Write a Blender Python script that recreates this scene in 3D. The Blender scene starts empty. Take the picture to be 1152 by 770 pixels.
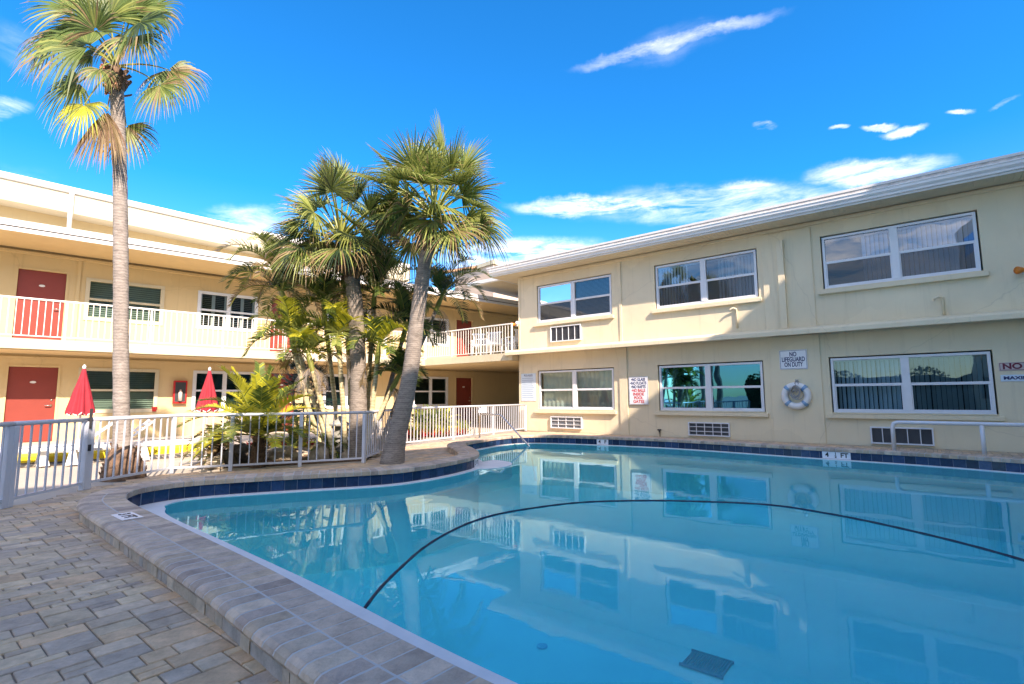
import bpy, bmesh, math, random
from math import sin, cos, pi, radians, sqrt
from mathutils import Vector, Matrix
from mathutils.geometry import tessellate_polygon
import numpy as np
random.seed(7)
S = bpy.context.scene
COL = S.collection

# ------------------------------------------------------------------ survey of the place
CAM_H = 1.12
FPX, PITCH, ROLL = 576.14, radians(6.180084), radians(-0.344266)
YR, YL = radians(-51.079547), radians(48.383241)
dR = Vector((sin(YR), cos(YR), 0)); nR = Vector((cos(YR), -sin(YR), 0))   # along / away to the pool wing
dL = Vector((sin(YL), cos(YL), 0)); nL = Vector((-cos(YL), sin(YL), 0))   # along / away to the garden wing

def R(r, s, z=0.0): return nR*r + dR*s + Vector((0, 0, z))
def L(l, t, z=0.0): return nL*l + dL*t + Vector((0, 0, z))
def _ray(x, y):
    u = (x-576)/FPX; v = (y-385)/FPX; c, s = cos(ROLL), sin(ROLL)
    u, v = u*c+v*s, -u*s+v*c
    cp, sp = cos(PITCH), sin(PITCH)
    return Vector((u, cp+sp*v, sp-cp*v))
def gp(x, y, z=0.0):
    "point at height z seen at picture point x, y"
    r = _ray(x, y); return r*((z-CAM_H)/r.z) + Vector((0, 0, CAM_H))
def at(x, y, dep):
    r = _ray(x, y); return r*(dep/r.y) + Vector((0, 0, CAM_H))
def onR(x, y, D=14.0):
    r = _ray(x, y); p = r*(D/r.dot(nR)); return p.dot(dR), p.z+CAM_H
def onL(x, y, D=19.0):
    r = _ray(x, y); p = r*(D/r.dot(nL)); return p.dot(dL), p.z+CAM_H

# ------------------------------------------------------------------ materials
def newmat(name):
    m = bpy.data.materials.new(name); m.use_nodes = True
    nt = m.node_tree; b = nt.nodes['Principled BSDF']
    return m, nt, b
def N(nt, t, **k):
    n = nt.nodes.new(t)
    for a, v in k.items():
        if a.startswith('i_'): n.inputs[a[2:].replace('_', ' ')].default_value = v
        else: setattr(n, a, v)
    return n
def ln(nt, a, b): nt.links.new(a, b)
def rgb(c): return (c[0], c[1], c[2], 1)
def simple(name, col, rough=.6, metal=0, var=.12, scale=3.0, bump=0.0, bscale=60, spec=.5, trans=0.0):
    m, nt, b = newmat(name)
    tc = N(nt, 'ShaderNodeTexCoord'); no = N(nt, 'ShaderNodeTexNoise', i_Scale=scale, i_Detail=6.0, i_Roughness=.65)
    ln(nt, tc.outputs['Object'], no.inputs['Vector'])
    mx = N(nt, 'ShaderNodeMix', data_type='RGBA')
    mr = N(nt, 'ShaderNodeMapRange'); mr.inputs[1].default_value = .3; mr.inputs[2].default_value = .7
    ln(nt, no.outputs['Fac'], mr.inputs[0]); ln(nt, mr.outputs[0], mx.inputs[0])
    mx.inputs[6].default_value = rgb([c*(1-var) for c in col]); mx.inputs[7].default_value = rgb([min(1, c*(1+var)) for c in col])
    ln(nt, mx.outputs[2], b.inputs['Base Color'])
    b.inputs['Roughness'].default_value = rough; b.inputs['Metallic'].default_value = metal
    b.inputs['Specular IOR Level'].default_value = spec
    if bump:
        n2 = N(nt, 'ShaderNodeTexNoise', i_Scale=float(bscale), i_Detail=4.0)
        ln(nt, tc.outputs['Object'], n2.inputs['Vector'])
        bp = N(nt, 'ShaderNodeBump', i_Strength=bump, i_Distance=.01)
        ln(nt, n2.outputs['Fac'], bp.inputs['Height']); ln(nt, bp.outputs['Normal'], b.inputs['Normal'])
    if trans:
        tr = N(nt, 'ShaderNodeBsdfTranslucent'); ln(nt, mx.outputs[2], tr.inputs['Color'])
        ms = N(nt, 'ShaderNodeMixShader'); ms.inputs[0].default_value = trans
        ln(nt, b.outputs[0], ms.inputs[1]); ln(nt, tr.outputs[0], ms.inputs[2])
        ln(nt, ms.outputs[0], nt.nodes['Material Output'].inputs['Surface'])
    return m
def attr_mat(name, rough=.7, bump=.3, bscale=40, var=.18, spec=.35, nscale=9.0):
    "colour from the piece's own colour attribute, broken up by noise"
    m, nt, b = newmat(name)
    at_ = N(nt, 'ShaderNodeAttribute', attribute_name='Col')
    tc = N(nt, 'ShaderNodeTexCoord'); no = N(nt, 'ShaderNodeTexNoise', i_Scale=nscale, i_Detail=8.0, i_Roughness=.7)
    ln(nt, tc.outputs['Object'], no.inputs['Vector'])
    mr = N(nt, 'ShaderNodeMapRange'); mr.inputs[1].default_value = .25; mr.inputs[2].default_value = .75
    mr.inputs[3].default_value = 1-var; mr.inputs[4].default_value = 1+var
    ln(nt, no.outputs['Fac'], mr.inputs[0])
    vm = N(nt, 'ShaderNodeVectorMath', operation='SCALE')
    ln(nt, at_.outputs['Color'], vm.inputs[0]); ln(nt, mr.outputs[0], vm.inputs['Scale'])
    ln(nt, vm.outputs[0], b.inputs['Base Color'])
    b.inputs['Roughness'].default_value = rough; b.inputs['Specular IOR Level'].default_value = spec
    n2 = N(nt, 'ShaderNodeTexNoise', i_Scale=float(bscale), i_Detail=5.0)
    ln(nt, tc.outputs['Object'], n2.inputs['Vector'])
    bp = N(nt, 'ShaderNodeBump', i_Strength=bump, i_Distance=.01)
    ln(nt, n2.outputs['Fac'], bp.inputs['Height']); ln(nt, bp.outputs['Normal'], b.inputs['Normal'])
    return m
def stucco(name, col, stain=(.45, .36, .22), amt=.25):
    m, nt, b = newmat(name)
    tc = N(nt, 'ShaderNodeTexCoord')
    n1 = N(nt, 'ShaderNodeTexNoise', i_Scale=.55, i_Detail=7.0, i_Roughness=.6)
    mp = N(nt, 'ShaderNodeMapping'); mp.inputs['Scale'].default_value = (3.5, 3.5, .5)
    n2 = N(nt, 'ShaderNodeTexNoise', i_Scale=1.2, i_Detail=6.0, i_Roughness=.65)
    ln(nt, tc.outputs['Object'], n1.inputs['Vector']); ln(nt, tc.outputs['Object'], mp.inputs['Vector']); ln(nt, mp.outputs[0], n2.inputs['Vector'])
    r1 = N(nt, 'ShaderNodeMapRange'); r1.inputs[1].default_value = .3; r1.inputs[2].default_value = .7
    ln(nt, n1.outputs['Fac'], r1.inputs[0])
    mx = N(nt, 'ShaderNodeMix', data_type='RGBA'); ln(nt, r1.outputs[0], mx.inputs[0])
    mx.inputs[6].default_value = rgb([c*.93 for c in col]); mx.inputs[7].default_value = rgb([min(1, c*1.05) for c in col])
    r2 = N(nt, 'ShaderNodeMapRange'); r2.inputs[1].default_value = .56; r2.inputs[2].default_value = .8; r2.inputs[4].default_value = amt
    ln(nt, n2.outputs['Fac'], r2.inputs[0])
    m2 = N(nt, 'ShaderNodeMix', data_type='RGBA'); ln(nt, r2.outputs[0], m2.inputs[0]); ln(nt, mx.outputs[2], m2.inputs[6]); m2.inputs[7].default_value = rgb(stain)
    mp2 = N(nt, 'ShaderNodeMapping'); mp2.inputs['Scale'].default_value = (9, 9, .45)
    n5 = N(nt, 'ShaderNodeTexNoise', i_Scale=1.0, i_Detail=5.0, i_Roughness=.6); ln(nt, tc.outputs['Object'], mp2.inputs[0]); ln(nt, mp2.outputs[0], n5.inputs['Vector'])
    r5 = N(nt, 'ShaderNodeMapRange'); r5.inputs[1].default_value = .58; r5.inputs[2].default_value = .78; r5.inputs[3].default_value = 1.0; r5.inputs[4].default_value = .86; ln(nt, n5.outputs['Fac'], r5.inputs[0])
    vo = N(nt, 'ShaderNodeTexVoronoi', feature='DISTANCE_TO_EDGE', i_Scale=.30); nw = N(nt, 'ShaderNodeTexNoise', i_Scale=2.5, i_Detail=6.0)
    ln(nt, tc.outputs['Object'], nw.inputs['Vector']); mxv = N(nt, 'ShaderNodeMix', data_type='VECTOR'); mxv.inputs[0].default_value = .22
    ln(nt, tc.outputs['Object'], mxv.inputs[4]); ln(nt, nw.outputs['Color'], mxv.inputs[5]); ln(nt, mxv.outputs[1], vo.inputs['Vector'])
    rc = N(nt, 'ShaderNodeMapRange'); rc.inputs[1].default_value = .0008; rc.inputs[2].default_value = .003; rc.inputs[3].default_value = .90; rc.inputs[4].default_value = 1.0; ln(nt, vo.outputs['Distance'], rc.inputs[0])
    vp = N(nt, 'ShaderNodeTexVoronoi', i_Scale=.8, distance='CHEBYCHEV'); ln(nt, mxv.outputs[1], vp.inputs['Vector'])
    sp = N(nt, 'ShaderNodeSeparateColor'); ln(nt, vp.outputs['Color'], sp.inputs[0])
    rp_ = N(nt, 'ShaderNodeMapRange'); rp_.inputs[3].default_value = .955; rp_.inputs[4].default_value = 1.03; ln(nt, sp.outputs[0], rp_.inputs[0])
    q1 = N(nt, 'ShaderNodeMath', operation='MULTIPLY'); ln(nt, r5.outputs[0], q1.inputs[0]); ln(nt, rc.outputs[0], q1.inputs[1])
    q2 = N(nt, 'ShaderNodeMath', operation='MULTIPLY'); ln(nt, q1.outputs[0], q2.inputs[0]); ln(nt, rp_.outputs[0], q2.inputs[1])
    vs = N(nt, 'ShaderNodeVectorMath', operation='SCALE'); ln(nt, m2.outputs[2], vs.inputs[0]); ln(nt, q2.outputs[0], vs.inputs['Scale'])
    ln(nt, vs.outputs[0], b.inputs['Base Color'])
    b.inputs['Roughness'].default_value = .85; b.inputs['Specular IOR Level'].default_value = .25
    n3 = N(nt, 'ShaderNodeTexNoise', i_Scale=70.0, i_Detail=5.0); ln(nt, tc.outputs['Object'], n3.inputs['Vector'])
    n4 = N(nt, 'ShaderNodeTexNoise', i_Scale=2.0, i_Detail=3.0); ln(nt, tc.outputs['Object'], n4.inputs['Vector'])
    ad = N(nt, 'ShaderNodeMath', operation='MULTIPLY_ADD'); ad.inputs[1].default_value = 3.0
    ln(nt, n4.outputs['Fac'], ad.inputs[0]); ln(nt, n3.outputs['Fac'], ad.inputs[2])
    bp = N(nt, 'ShaderNodeBump', i_Strength=.35, i_Distance=.01)
    ln(nt, ad.outputs[0], bp.inputs['Height']); ln(nt, bp.outputs['Normal'], b.inputs['Normal'])
    return m

M = {}
M['wallR'] = stucco('cream_stucco', (.80, .69, .49), amt=.26)
M['wallL'] = stucco('warm_yellow_stucco', (.70, .54, .30), amt=.18)
M['trimL'] = stucco('pale_cream_paint', (.64, .57, .41), amt=.15)
M['soffitL'] = simple('soffit_paint', (.68, .52, .29), .8, var=.05)
M['soffitR'] = simple('vinyl_soffit', (.66, .58, .42), .6, var=.06)
M['white'] = simple('white_paint', (.80, .80, .79), .4, var=.04)
M['whitegrey'] = simple('white_aluminium', (.72, .75, .79), .35, var=.05)
M['fence'] = simple('fence_white_aluminium', (.60, .63, .69), .32, var=.06)
M['gutter'] = simple('gutter_metal', (.74, .76, .76), .35, var=.05)
M['roofing'] = simple('roofing', (.62, .58, .54), .9, var=.25, scale=9, bump=.5, bscale=18)
M['whiteroof'] = simple('white_roof_coating', (.68, .67, .65), .6, var=.06)
M['groove'] = simple('dark_joint', (.10, .09, .08), .8)
M['door'] = simple('red_brown_door_paint', (.27, .048, .034), .38, var=.06)
M['chrome'] = simple('steel', (.62, .62, .62), .18, metal=1, var=.03)
M['steel'] = simple('handrail_steel', (.55, .55, .55), .25, metal=.9, var=.05)
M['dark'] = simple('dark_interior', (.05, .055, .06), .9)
M['grille'] = simple('grey_grille', (.10, .11, .13), .5)
M['grillelight'] = simple('pale_grille', (.34, .38, .42), .5)
M['louver'] = simple('grey_green_louvre', (.24, .30, .25), .35, var=.1)
M['louver_dark'] = simple('dark_teal_louvre', (.02, .05, .045), .3, var=.2)
M['blind'] = simple('pale_blind', (.66, .72, .74), .7, var=.05)
M['blind_grey'] = simple('grey_blind', (.46, .50, .47), .7, var=.08)
M['blind_blue'] = simple('blue_grey_blind', (.40, .48, .58), .7, var=.08)
M['red'] = simple('red_canvas', (.46, .035, .055), .8, var=.12, scale=8, trans=.25)
M['redpaint'] = simple('red_paint', (.55, .02, .02), .35)
M['yellow'] = simple('yellow_paint', (.80, .60, .02), .6, var=.1, scale=14)
M['stopconc'] = simple('wheel_stop_concrete', (.42, .39, .34), .9, var=.15, scale=12)
M['plastic'] = simple('white_resin', (.82, .82, .82), .35, var=.02)
M['black'] = simple('black_rubber', (.02, .02, .022), .5)
M['pole'] = simple('umbrella_pole', (.80, .78, .72), .35)
M['orange'] = simple('orange_plastic', (.80, .22, .02), .35)
M['signwhite'] = simple('sign_white', (.80, .82, .86), .3, var=.03)
M['signblue'] = simple('sign_pale_blue', (.62, .74, .84), .3, var=.04)
M['inkblue'] = simple('navy_ink', (.02, .03, .12), .5)
M['inkred'] = simple('red_ink', (.60, .03, .03), .5)
M['inkblack'] = simple('black_ink', (.015, .015, .015), .5)
M['inkmaroon'] = simple('maroon_ink', (.16, .01, .03), .5)
M['ringband'] = simple('blue_band', (.20, .38, .58), .5)
M['rope'] = simple('grey_rope', (.36, .36, .36), .9)
M['rim'] = simple('white_pool_plaster_rim', (.76, .75, .74), .6, var=.06, scale=6)
M['mortar'] = simple('pale_mortar', (.54, .50, .47), .9, var=.1)
M['joint'] = simple('sand_joint', (.28, .23, .18), .95, var=.3, scale=20)
M['grout'] = simple('tile_grout', (.16, .20, .27), .8)
M['paver'] = attr_mat('paver_stone', .75, .55, 55, .34)
M['tile'] = attr_mat('glazed_tile', .16, .15, 25, .35, .5, 22)
M['rock'] = simple('lime_rock', (.48, .40, .30), .9, var=.3, scale=5, bump=.8, bscale=9)
M['rockdark'] = simple('dark_rock', (.10, .085, .07), .9, var=.4, scale=6, bump=.8, bscale=9)
M['statue'] = simple('weathered_cast_stone', (.34, .34, .31), .9, var=.25, scale=9, bump=.5, bscale=30)
M['mulch'] = simple('mulch', (.16, .10, .06), .95, var=.5, scale=30, bump=1, bscale=40)
M['terracotta'] = simple('terracotta_roof_tile', (.42, .24, .14), .9, var=.3, scale=8)
M['pinkwall'] = stucco('pale_pink_stucco', (.74, .56, .42), amt=.2)

def glass_mat(name, tint, ior, dull=0.0, gcol=(.9, .96, 1)):
    m, nt, b = newmat(name); nt.nodes.remove(b)
    fr = N(nt, 'ShaderNodeFresnel', i_IOR=ior)
    tr = N(nt, 'ShaderNodeBsdfTransparent'); tr.inputs[0].default_value = rgb(tint)
    gl = N(nt, 'ShaderNodeBsdfGlossy'); gl.inputs['Roughness'].default_value = .01; gl.inputs[0].default_value = rgb(gcol)
    tc = N(nt, 'ShaderNodeTexCoord'); no = N(nt, 'ShaderNodeTexNoise', i_Scale=1.6, i_Detail=1.0)
    ln(nt, tc.outputs['Object'], no.inputs['Vector'])
    bp = N(nt, 'ShaderNodeBump', i_Strength=.05, i_Distance=.05); ln(nt, no.outputs['Fac'], bp.inputs['Height']); ln(nt, bp.outputs[0], gl.inputs['Normal'])
    ms = N(nt, 'ShaderNodeMixShader'); ln(nt, fr.outputs[0], ms.inputs[0]); ln(nt, tr.outputs[0], ms.inputs[1]); ln(nt, gl.outputs[0], ms.inputs[2])
    out = ms
    if dull:
        df = N(nt, 'ShaderNodeBsdfDiffuse'); df.inputs[0].default_value = (.16, .17, .18, 1)
        m2 = N(nt, 'ShaderNodeMixShader'); m2.inputs[0].default_value = dull
        ln(nt, ms.outputs[0], m2.inputs[1]); ln(nt, df.outputs[0], m2.inputs[2]); out = m2
    ln(nt, out.outputs[0], nt.nodes['Material Output'].inputs['Surface'])
    return m
M['glass'] = glass_mat('window_glass', (.62, .76, .86), 2.2)
M['duskglass'] = glass_mat('dusky_glass', (.50, .66, .72), 2.0, 0, (.55, .78, .9))
M['screenglass'] = glass_mat('screened_window_glass', (.45, .50, .55), 1.6, .35)
M['tealglass'] = glass_mat('teal_reflective_glass', (.06, .22, .28), 3.0, 0, (.10, .52, .86))
M['greenglass'] = glass_mat('green_grey_glass', (.72, .80, .76), 1.45)

# water: a clear, tinted surface with very small ripples
def water_mat():
    m, nt, b = newmat('pool_water'); nt.nodes.remove(b)
    g = N(nt, 'ShaderNodeBsdfTransparent'); g.inputs['Color'].default_value = (.34, .98, 1, 1)
    gl = N(nt, 'ShaderNodeBsdfGlossy'); gl.inputs['Roughness'].default_value = .012; gl.inputs[0].default_value = (.64, .94, 1, 1)
    fr = N(nt, 'ShaderNodeFresnel', i_IOR=1.24)
    tc = N(nt, 'ShaderNodeTexCoord')
    mp = N(nt, 'ShaderNodeMapping'); mp.inputs['Scale'].default_value = (1, 1, 1)
    n1 = N(nt, 'ShaderNodeTexNoise', i_Scale=1.5, i_Detail=2.0); n2 = N(nt, 'ShaderNodeTexNoise', i_Scale=11.0, i_Detail=4.0)
    n3 = N(nt, 'ShaderNodeTexNoise', i_Scale=.35, i_Detail=1.0)
    for n in (n1, n2, n3): ln(nt, tc.outputs['Object'], n.inputs['Vector'])
    r3 = N(nt, 'ShaderNodeMapRange'); r3.inputs[1].default_value = .42; r3.inputs[2].default_value = .66; r3.inputs[3].default_value = .05
    ln(nt, n3.outputs['Fac'], r3.inputs[0])
    mu = N(nt, 'ShaderNodeMath', operation='MULTIPLY'); ln(nt, n2.outputs['Fac'], mu.inputs[0]); ln(nt, r3.outputs[0], mu.inputs[1])
    a1 = N(nt, 'ShaderNodeMath', operation='MULTIPLY_ADD'); a1.inputs[1].default_value = .26
    ln(nt, mu.outputs[0], a1.inputs[0]); ln(nt, n1.outputs['Fac'], a1.inputs[2])
    bp = N(nt, 'ShaderNodeBump', i_Strength=.5, i_Distance=.0042); ln(nt, a1.outputs[0], bp.inputs['Height'])
    ln(nt, bp.outputs[0], gl.inputs['Normal']); ln(nt, bp.outputs[0], fr.inputs['Normal'])
    ms = N(nt, 'ShaderNodeMixShader'); df = N(nt, 'ShaderNodeBsdfDiffuse'); df.inputs[0].default_value = (.0, .74, .88, 1)
    md = N(nt, 'ShaderNodeMixShader'); md.inputs[0].default_value = .26; ln(nt, g.outputs[0], md.inputs[1]); ln(nt, df.outputs[0], md.inputs[2])
    ln(nt, fr.outputs[0], ms.inputs[0]); ln(nt, md.outputs[0], ms.inputs[1]); ln(nt, gl.outputs[0], ms.inputs[2])
    ln(nt, ms.outputs[0], nt.nodes['Material Output'].inputs['Surface'])
    return m
M['water'] = water_mat()
M['plaster'] = simple('blue_pool_plaster', (.04, .87, .90), .8, var=.08, scale=.8)

def bark(name, a, b_, rings=9.0):
    m, nt, b = newmat(name)
    tc = N(nt, 'ShaderNodeTexCoord')
    mp = N(nt, 'ShaderNodeMapping'); mp.inputs['Scale'].default_value = (7, 7, rings*2.2)
    no = N(nt, 'ShaderNodeTexNoise', i_Scale=1.0, i_Detail=7.0, i_Roughness=.7, i_Distortion=.6)
    ln(nt, tc.outputs['Object'], mp.inputs[0]); ln(nt, mp.outputs[0], no.inputs['Vector'])
    wv = N(nt, 'ShaderNodeTexWave', bands_direction='Z', i_Scale=rings, i_Distortion=5.0, i_Detail=4.0); wv.inputs['Detail Scale'].default_value = 3
    ln(nt, tc.outputs['Object'], wv.inputs['Vector'])
    ad = N(nt, 'ShaderNodeMath', operation='MULTIPLY_ADD'); ad.inputs[1].default_value = .16
    ln(nt, wv.outputs['Fac'], ad.inputs[0]); ln(nt, no.outputs['Fac'], ad.inputs[2])
    mr = N(nt, 'ShaderNodeMapRange'); mr.inputs[1].default_value = .35; mr.inputs[2].default_value = .80
    ln(nt, ad.outputs[0], mr.inputs[0])
    mx = N(nt, 'ShaderNodeMix', data_type='RGBA'); ln(nt, mr.outputs[0], mx.inputs[0])
    mx.inputs[6].default_value = rgb(a); mx.inputs[7].default_value = rgb(b_)
    ln(nt, mx.outputs[2], b.inputs['Base Color']); b.inputs['Roughness'].default_value = .9
    bp = N(nt, 'ShaderNodeBump', i_Strength=.6, i_Distance=.015); ln(nt, ad.outputs[0], bp.inputs['Height']); ln(nt, bp.outputs[0], b.inputs['Normal'])
    return m
M['bark'] = bark('palm_bark', (.14, .115, .095), (.36, .31, .265))
M['barkpale'] = bark('pale_palm_bark', (.17, .145, .125), (.40, .35, .31), 7)
M['cane'] = bark('areca_cane', (.34, .26, .12), (.70, .62, .40), 5)
M['boot'] = simple('palm_boots', (.15, .09, .055), .95, var=.6, scale=14, bump=1, bscale=25)
def leaf(name, c, var=.25): return simple(name, c, .45, var=var, scale=2.2, spec=.4, trans=.30)
M['leaf'] = leaf('palm_leaf_green', (.11, .165, .035))
M['leaf2'] = leaf('palm_leaf_olive', (.27, .31, .08))
M['leaf3'] = leaf('palm_leaf_yellow', (.58, .55, .05))
M['leafdark'] = leaf('palm_leaf_dark', (.03, .06, .022))
M['leafdry'] = leaf('palm_leaf_dry', (.30, .21, .10))
M['leafgrey'] = leaf('dead_frond_grey', (.40, .34, .30))
M['leafblue'] = leaf('palmetto_blue', (.12, .17, .17))
M['petiole'] = leaf('palm_petiole', (.34, .36, .08))
M['bloom'] = simple('red_bloom', (.62, .03, .05), .6, var=.3, scale=12, trans=.2)

# ------------------------------------------------------------------ mesh building
def tag(o, label=None, cat=None, group=None, kind=None):
    if label: o['label'] = label
    if cat: o['category'] = cat
    if group: o['group'] = group
    if kind: o['kind'] = kind
    return o
def empty(name, loc, label, cat, group=None):
    o = bpy.data.objects.new(name, None); COL.objects.link(o); o.location = loc; o.empty_display_size = .1
    return tag(o, label, cat, group)
class Fr:
    "local frame: u along, z up, d outwards"
    def __init__(s, o, u, d): s.o = Vector(o); s.u = Vector(u); s.d = Vector(d); s.k = Vector((0, 0, 1))
    def __call__(s, u, z, d=0.0): return s.o + s.u*u + s.k*z + s.d*d
FR = Fr(nR*14, dR, -nR)
FL = Fr(nL*19, dL, -nL)
class MB:
    def __init__(s): s.v = []; s.f = []; s.mi = []; s.c = []; s.mats = []; s.cur = 0; s.col = None
    def mat(s, m):
        if m not in s.mats: s.mats.append(m)
        s.cur = s.mats.index(m); return s
    def face(s, idx): s.f.append(tuple(idx)); s.mi.append(s.cur); s.c.append(s.col)
    def poly(s, pts):
        b = len(s.v); s.v += [tuple(p) for p in pts]; s.face(range(b, b+len(pts)))
    def box(s, fr, u0, u1, z0, z1, d0, d1):
        P = [fr(u, z, d) for u in (u0, u1) for z in (z0, z1) for d in (d0, d1)]
        b = len(s.v); s.v += [tuple(p) for p in P]
        for q in ((0, 1, 3, 2), (4, 6, 7, 5), (0, 4, 5, 1), (2, 3, 7, 6), (0, 2, 6, 4), (1, 5, 7, 3)): s.face([b+i for i in q])
    def bar(s, a, b_, w, h=None, up=Vector((0, 0, 1))):
        "square bar from a to b"
        a = Vector(a); b_ = Vector(b_); h = h or w
        t = (b_-a).normalized()
        x = t.cross(up)
        if x.length < 1e-4: x = t.cross(Vector((1, 0, 0)))
        x.normalize(); y = x.cross(t)
        base = len(s.v)
        for p in (a, b_):
            for i, j in ((-1, -1), (1, -1), (1, 1), (-1, 1)): s.v.append(tuple(p + x*i*w/2 + y*j*h/2))
        for q in ((0, 3, 2, 1), (4, 5, 6, 7), (0, 1, 5, 4), (1, 2, 6, 5), (2, 3, 7, 6), (3, 0, 4, 7)): s.face([base+i for i in q])
    def tube(s, pts, rad, n=8, cap=True):
        pts = [Vector(p) for p in pts]
        if not hasattr(rad, '__len__'): rad = [rad]*len(pts)
        base = len(s.v); T0 = (pts[1]-pts[0]).normalized()
        x = T0.cross(Vector((.13, .21, 1))); 
        if x.length < .05: x = T0.cross(Vector((1, 0, 0)))
        x.normalize()
        for i, p in enumerate(pts):
            t = (pts[min(i+1, len(pts)-1)]-pts[max(i-1, 0)]).normalized()
            x = (x - t*x.dot(t)).normalized(); y = t.cross(x)
            for k in range(n):
                a = 2*pi*k/n; s.v.append(tuple(p + (x*cos(a)+y*sin(a))*rad[i]))
        for i in range(len(pts)-1):
            for k in range(n):
                s.face([base+i*n+k, base+i*n+(k+1) % n, base+(i+1)*n+(k+1) % n, base+(i+1)*n+k])
        if cap:
            s.face([base+k for k in range(n)][::-1]); s.face([base+(len(pts)-1)*n+k for k in range(n)])
    def lathe(s, c, prof, n=24, fold=0, foldamt=0):
        "prof = [(radius, z)]"
        base = len(s.v); c = Vector(c)
        for r, z in prof:
            for k in range(n):
                a = 2*pi*k/n
                rr = r*(1 + foldamt*cos(fold*a)) if fold else r
                s.v.append((c.x+rr*cos(a), c.y+rr*sin(a), c.z+z))
        for i in range(len(prof)-1):
            for k in range(n): s.face([base+i*n+k, base+i*n+(k+1) % n, base+(i+1)*n+(k+1) % n, base+(i+1)*n+k])
        s.face([base+k for k in range(n)][::-1]); s.face([base+(len(prof)-1)*n+k for k in range(n)])
    def prism(s, pts, z0, z1):
        "closed solid over a plan polygon"
        pts = [Vector((p[0], p[1], 0)) for p in pts]; n = len(pts); base = len(s.v)
        for z in (z0, z1): s.v += [(p.x, p.y, z) for p in pts]
        tri = tessellate_polygon([pts])
        for t in tri:
            s.face([base+i for i in t]); s.face([base+n+i for i in t][::-1])
        for i in range(n): s.face([base+i, base+(i+1) % n, base+n+(i+1) % n, base+n+i])
    def build(s, name, mat=None, parent=None, smooth=False, recalc=True, bevel=0, loc=None):
        me = bpy.data.meshes.new(name)
        v = s.v
        if loc is not None: v = [(p[0]-loc[0], p[1]-loc[1], p[2]-loc[2]) for p in v]
        me.from_pydata(v, [], s.f)
        mats = s.mats or [mat]
        for m in mats: me.materials.append(m)
        if len(mats) > 1: me.polygons.foreach_set('material_index', s.mi)
        if any(c is not None for c in s.c):
            ca = me.color_attributes.new('Col', 'FLOAT_COLOR', 'CORNER')
            arr = []
            for f, c in zip(s.f, s.c):
                c = c or (.5, .5, .5)
                arr += [c[0], c[1], c[2], 1.0]*len(f)
            ca.data.foreach_set('color', arr)
        if recalc:
            bm = bmesh.new(); bm.from_mesh(me); bmesh.ops.recalc_face_normals(bm, faces=bm.faces); bm.to_mesh(me); bm.free()
        if smooth: me.polygons.foreach_set('use_smooth', [True]*len(me.polygons))
        me.update()
        o = bpy.data.objects.new(name, me); COL.objects.link(o)
        if loc is not None: o.location = loc
        if parent is not None:
            o.parent = parent
            if loc is None: o.matrix_parent_inverse = Matrix.Translation(-world_loc(parent))
            else: o.location = Vector(loc)-world_loc(parent)
        if bevel:
            bv = o.modifiers.new('bevel', 'BEVEL'); bv.width = bevel; bv.segments = 2; bv.limit_method = 'ANGLE'
        return o
def world_loc(o):
    # every object here is only translated
    l = Vector((0, 0, 0))
    while o is not None:
        l = l + o.location + (o.matrix_parent_inverse.translation if o.parent else Vector((0, 0, 0)))
        o = o.parent
    return l
def struct(o): o['kind'] = 'structure'; return o
def text(name, body, size, fr, u, z, d, mat, parent, align='CENTER', flip=True, width=None, bold=0.0):
    "raised lettering on a face; u runs left to right as read"
    cu = bpy.data.curves.new(name, 'FONT'); cu.body = body; cu.size = size; cu.align_x = align; cu.align_y = 'CENTER'; cu.extrude = .0015; cu.offset = bold
    t = bpy.data.objects.new(name, cu); COL.objects.link(t)
    bpy.context.view_layer.update()
    me = bpy.data.meshes.new_from_object(t.evaluated_get(bpy.context.evaluated_depsgraph_get()))
    COL.objects.unlink(t); bpy.data.objects.remove(t)
    xs = [v.co.x for v in me.vertices]; w = max(xs)-min(xs); k = 1.0 if not width else width/w
    ux = fr.u if not flip else -fr.u
    o0 = fr(u, z, d)
    for v in me.vertices:
        c = v.co.copy(); v.co = o0 + ux*(c.x*k) + fr.k*c.y + fr.d*c.z
    me.materials.clear(); me.materials.append(mat)
    o = bpy.data.objects.new(name, me); COL.objects.link(o)
    if parent is not None:
        o.parent = parent; o.matrix_parent_inverse = Matrix.Translation(-world_loc(parent))
    return o

def wall_holes(name, fr, u0, u1, z0, z1, holes, thick, mat, parent, depth=None):
    mb = MB()
    us = sorted({u0, u1, *[h[0] for h in holes], *[h[1] for h in holes]})
    zs = sorted({z0, z1, *[h[2] for h in holes], *[h[3] for h in holes]})
    def inhole(u, z): return any(h[0] < u < h[1] and h[2] < z < h[3] for h in holes)
    for a, b in zip(us, us[1:]):
        for c, d in zip(zs, zs[1:]):
            if not inhole((a+b)/2, (c+d)/2):
                mb.poly([fr(a, c), fr(b, c), fr(b, d), fr(a, d)])
                mb.poly([fr(a, c, -thick), fr(a, d, -thick), fr(b, d, -thick), fr(b, c, -thick)])
    rings = [(u0, u1, z0, z1)] + list(holes)
    for a, b, c, d in rings:
        q = [(a, c), (b, c), (b, d), (a, d)]
        for i in range(4):
            p, r = q[i], q[(i+1) % 4]
            mb.poly([fr(*p), fr(*r), fr(*r, -thick), fr(*p, -thick)])
    return mb.build(name, mat, parent)

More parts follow.
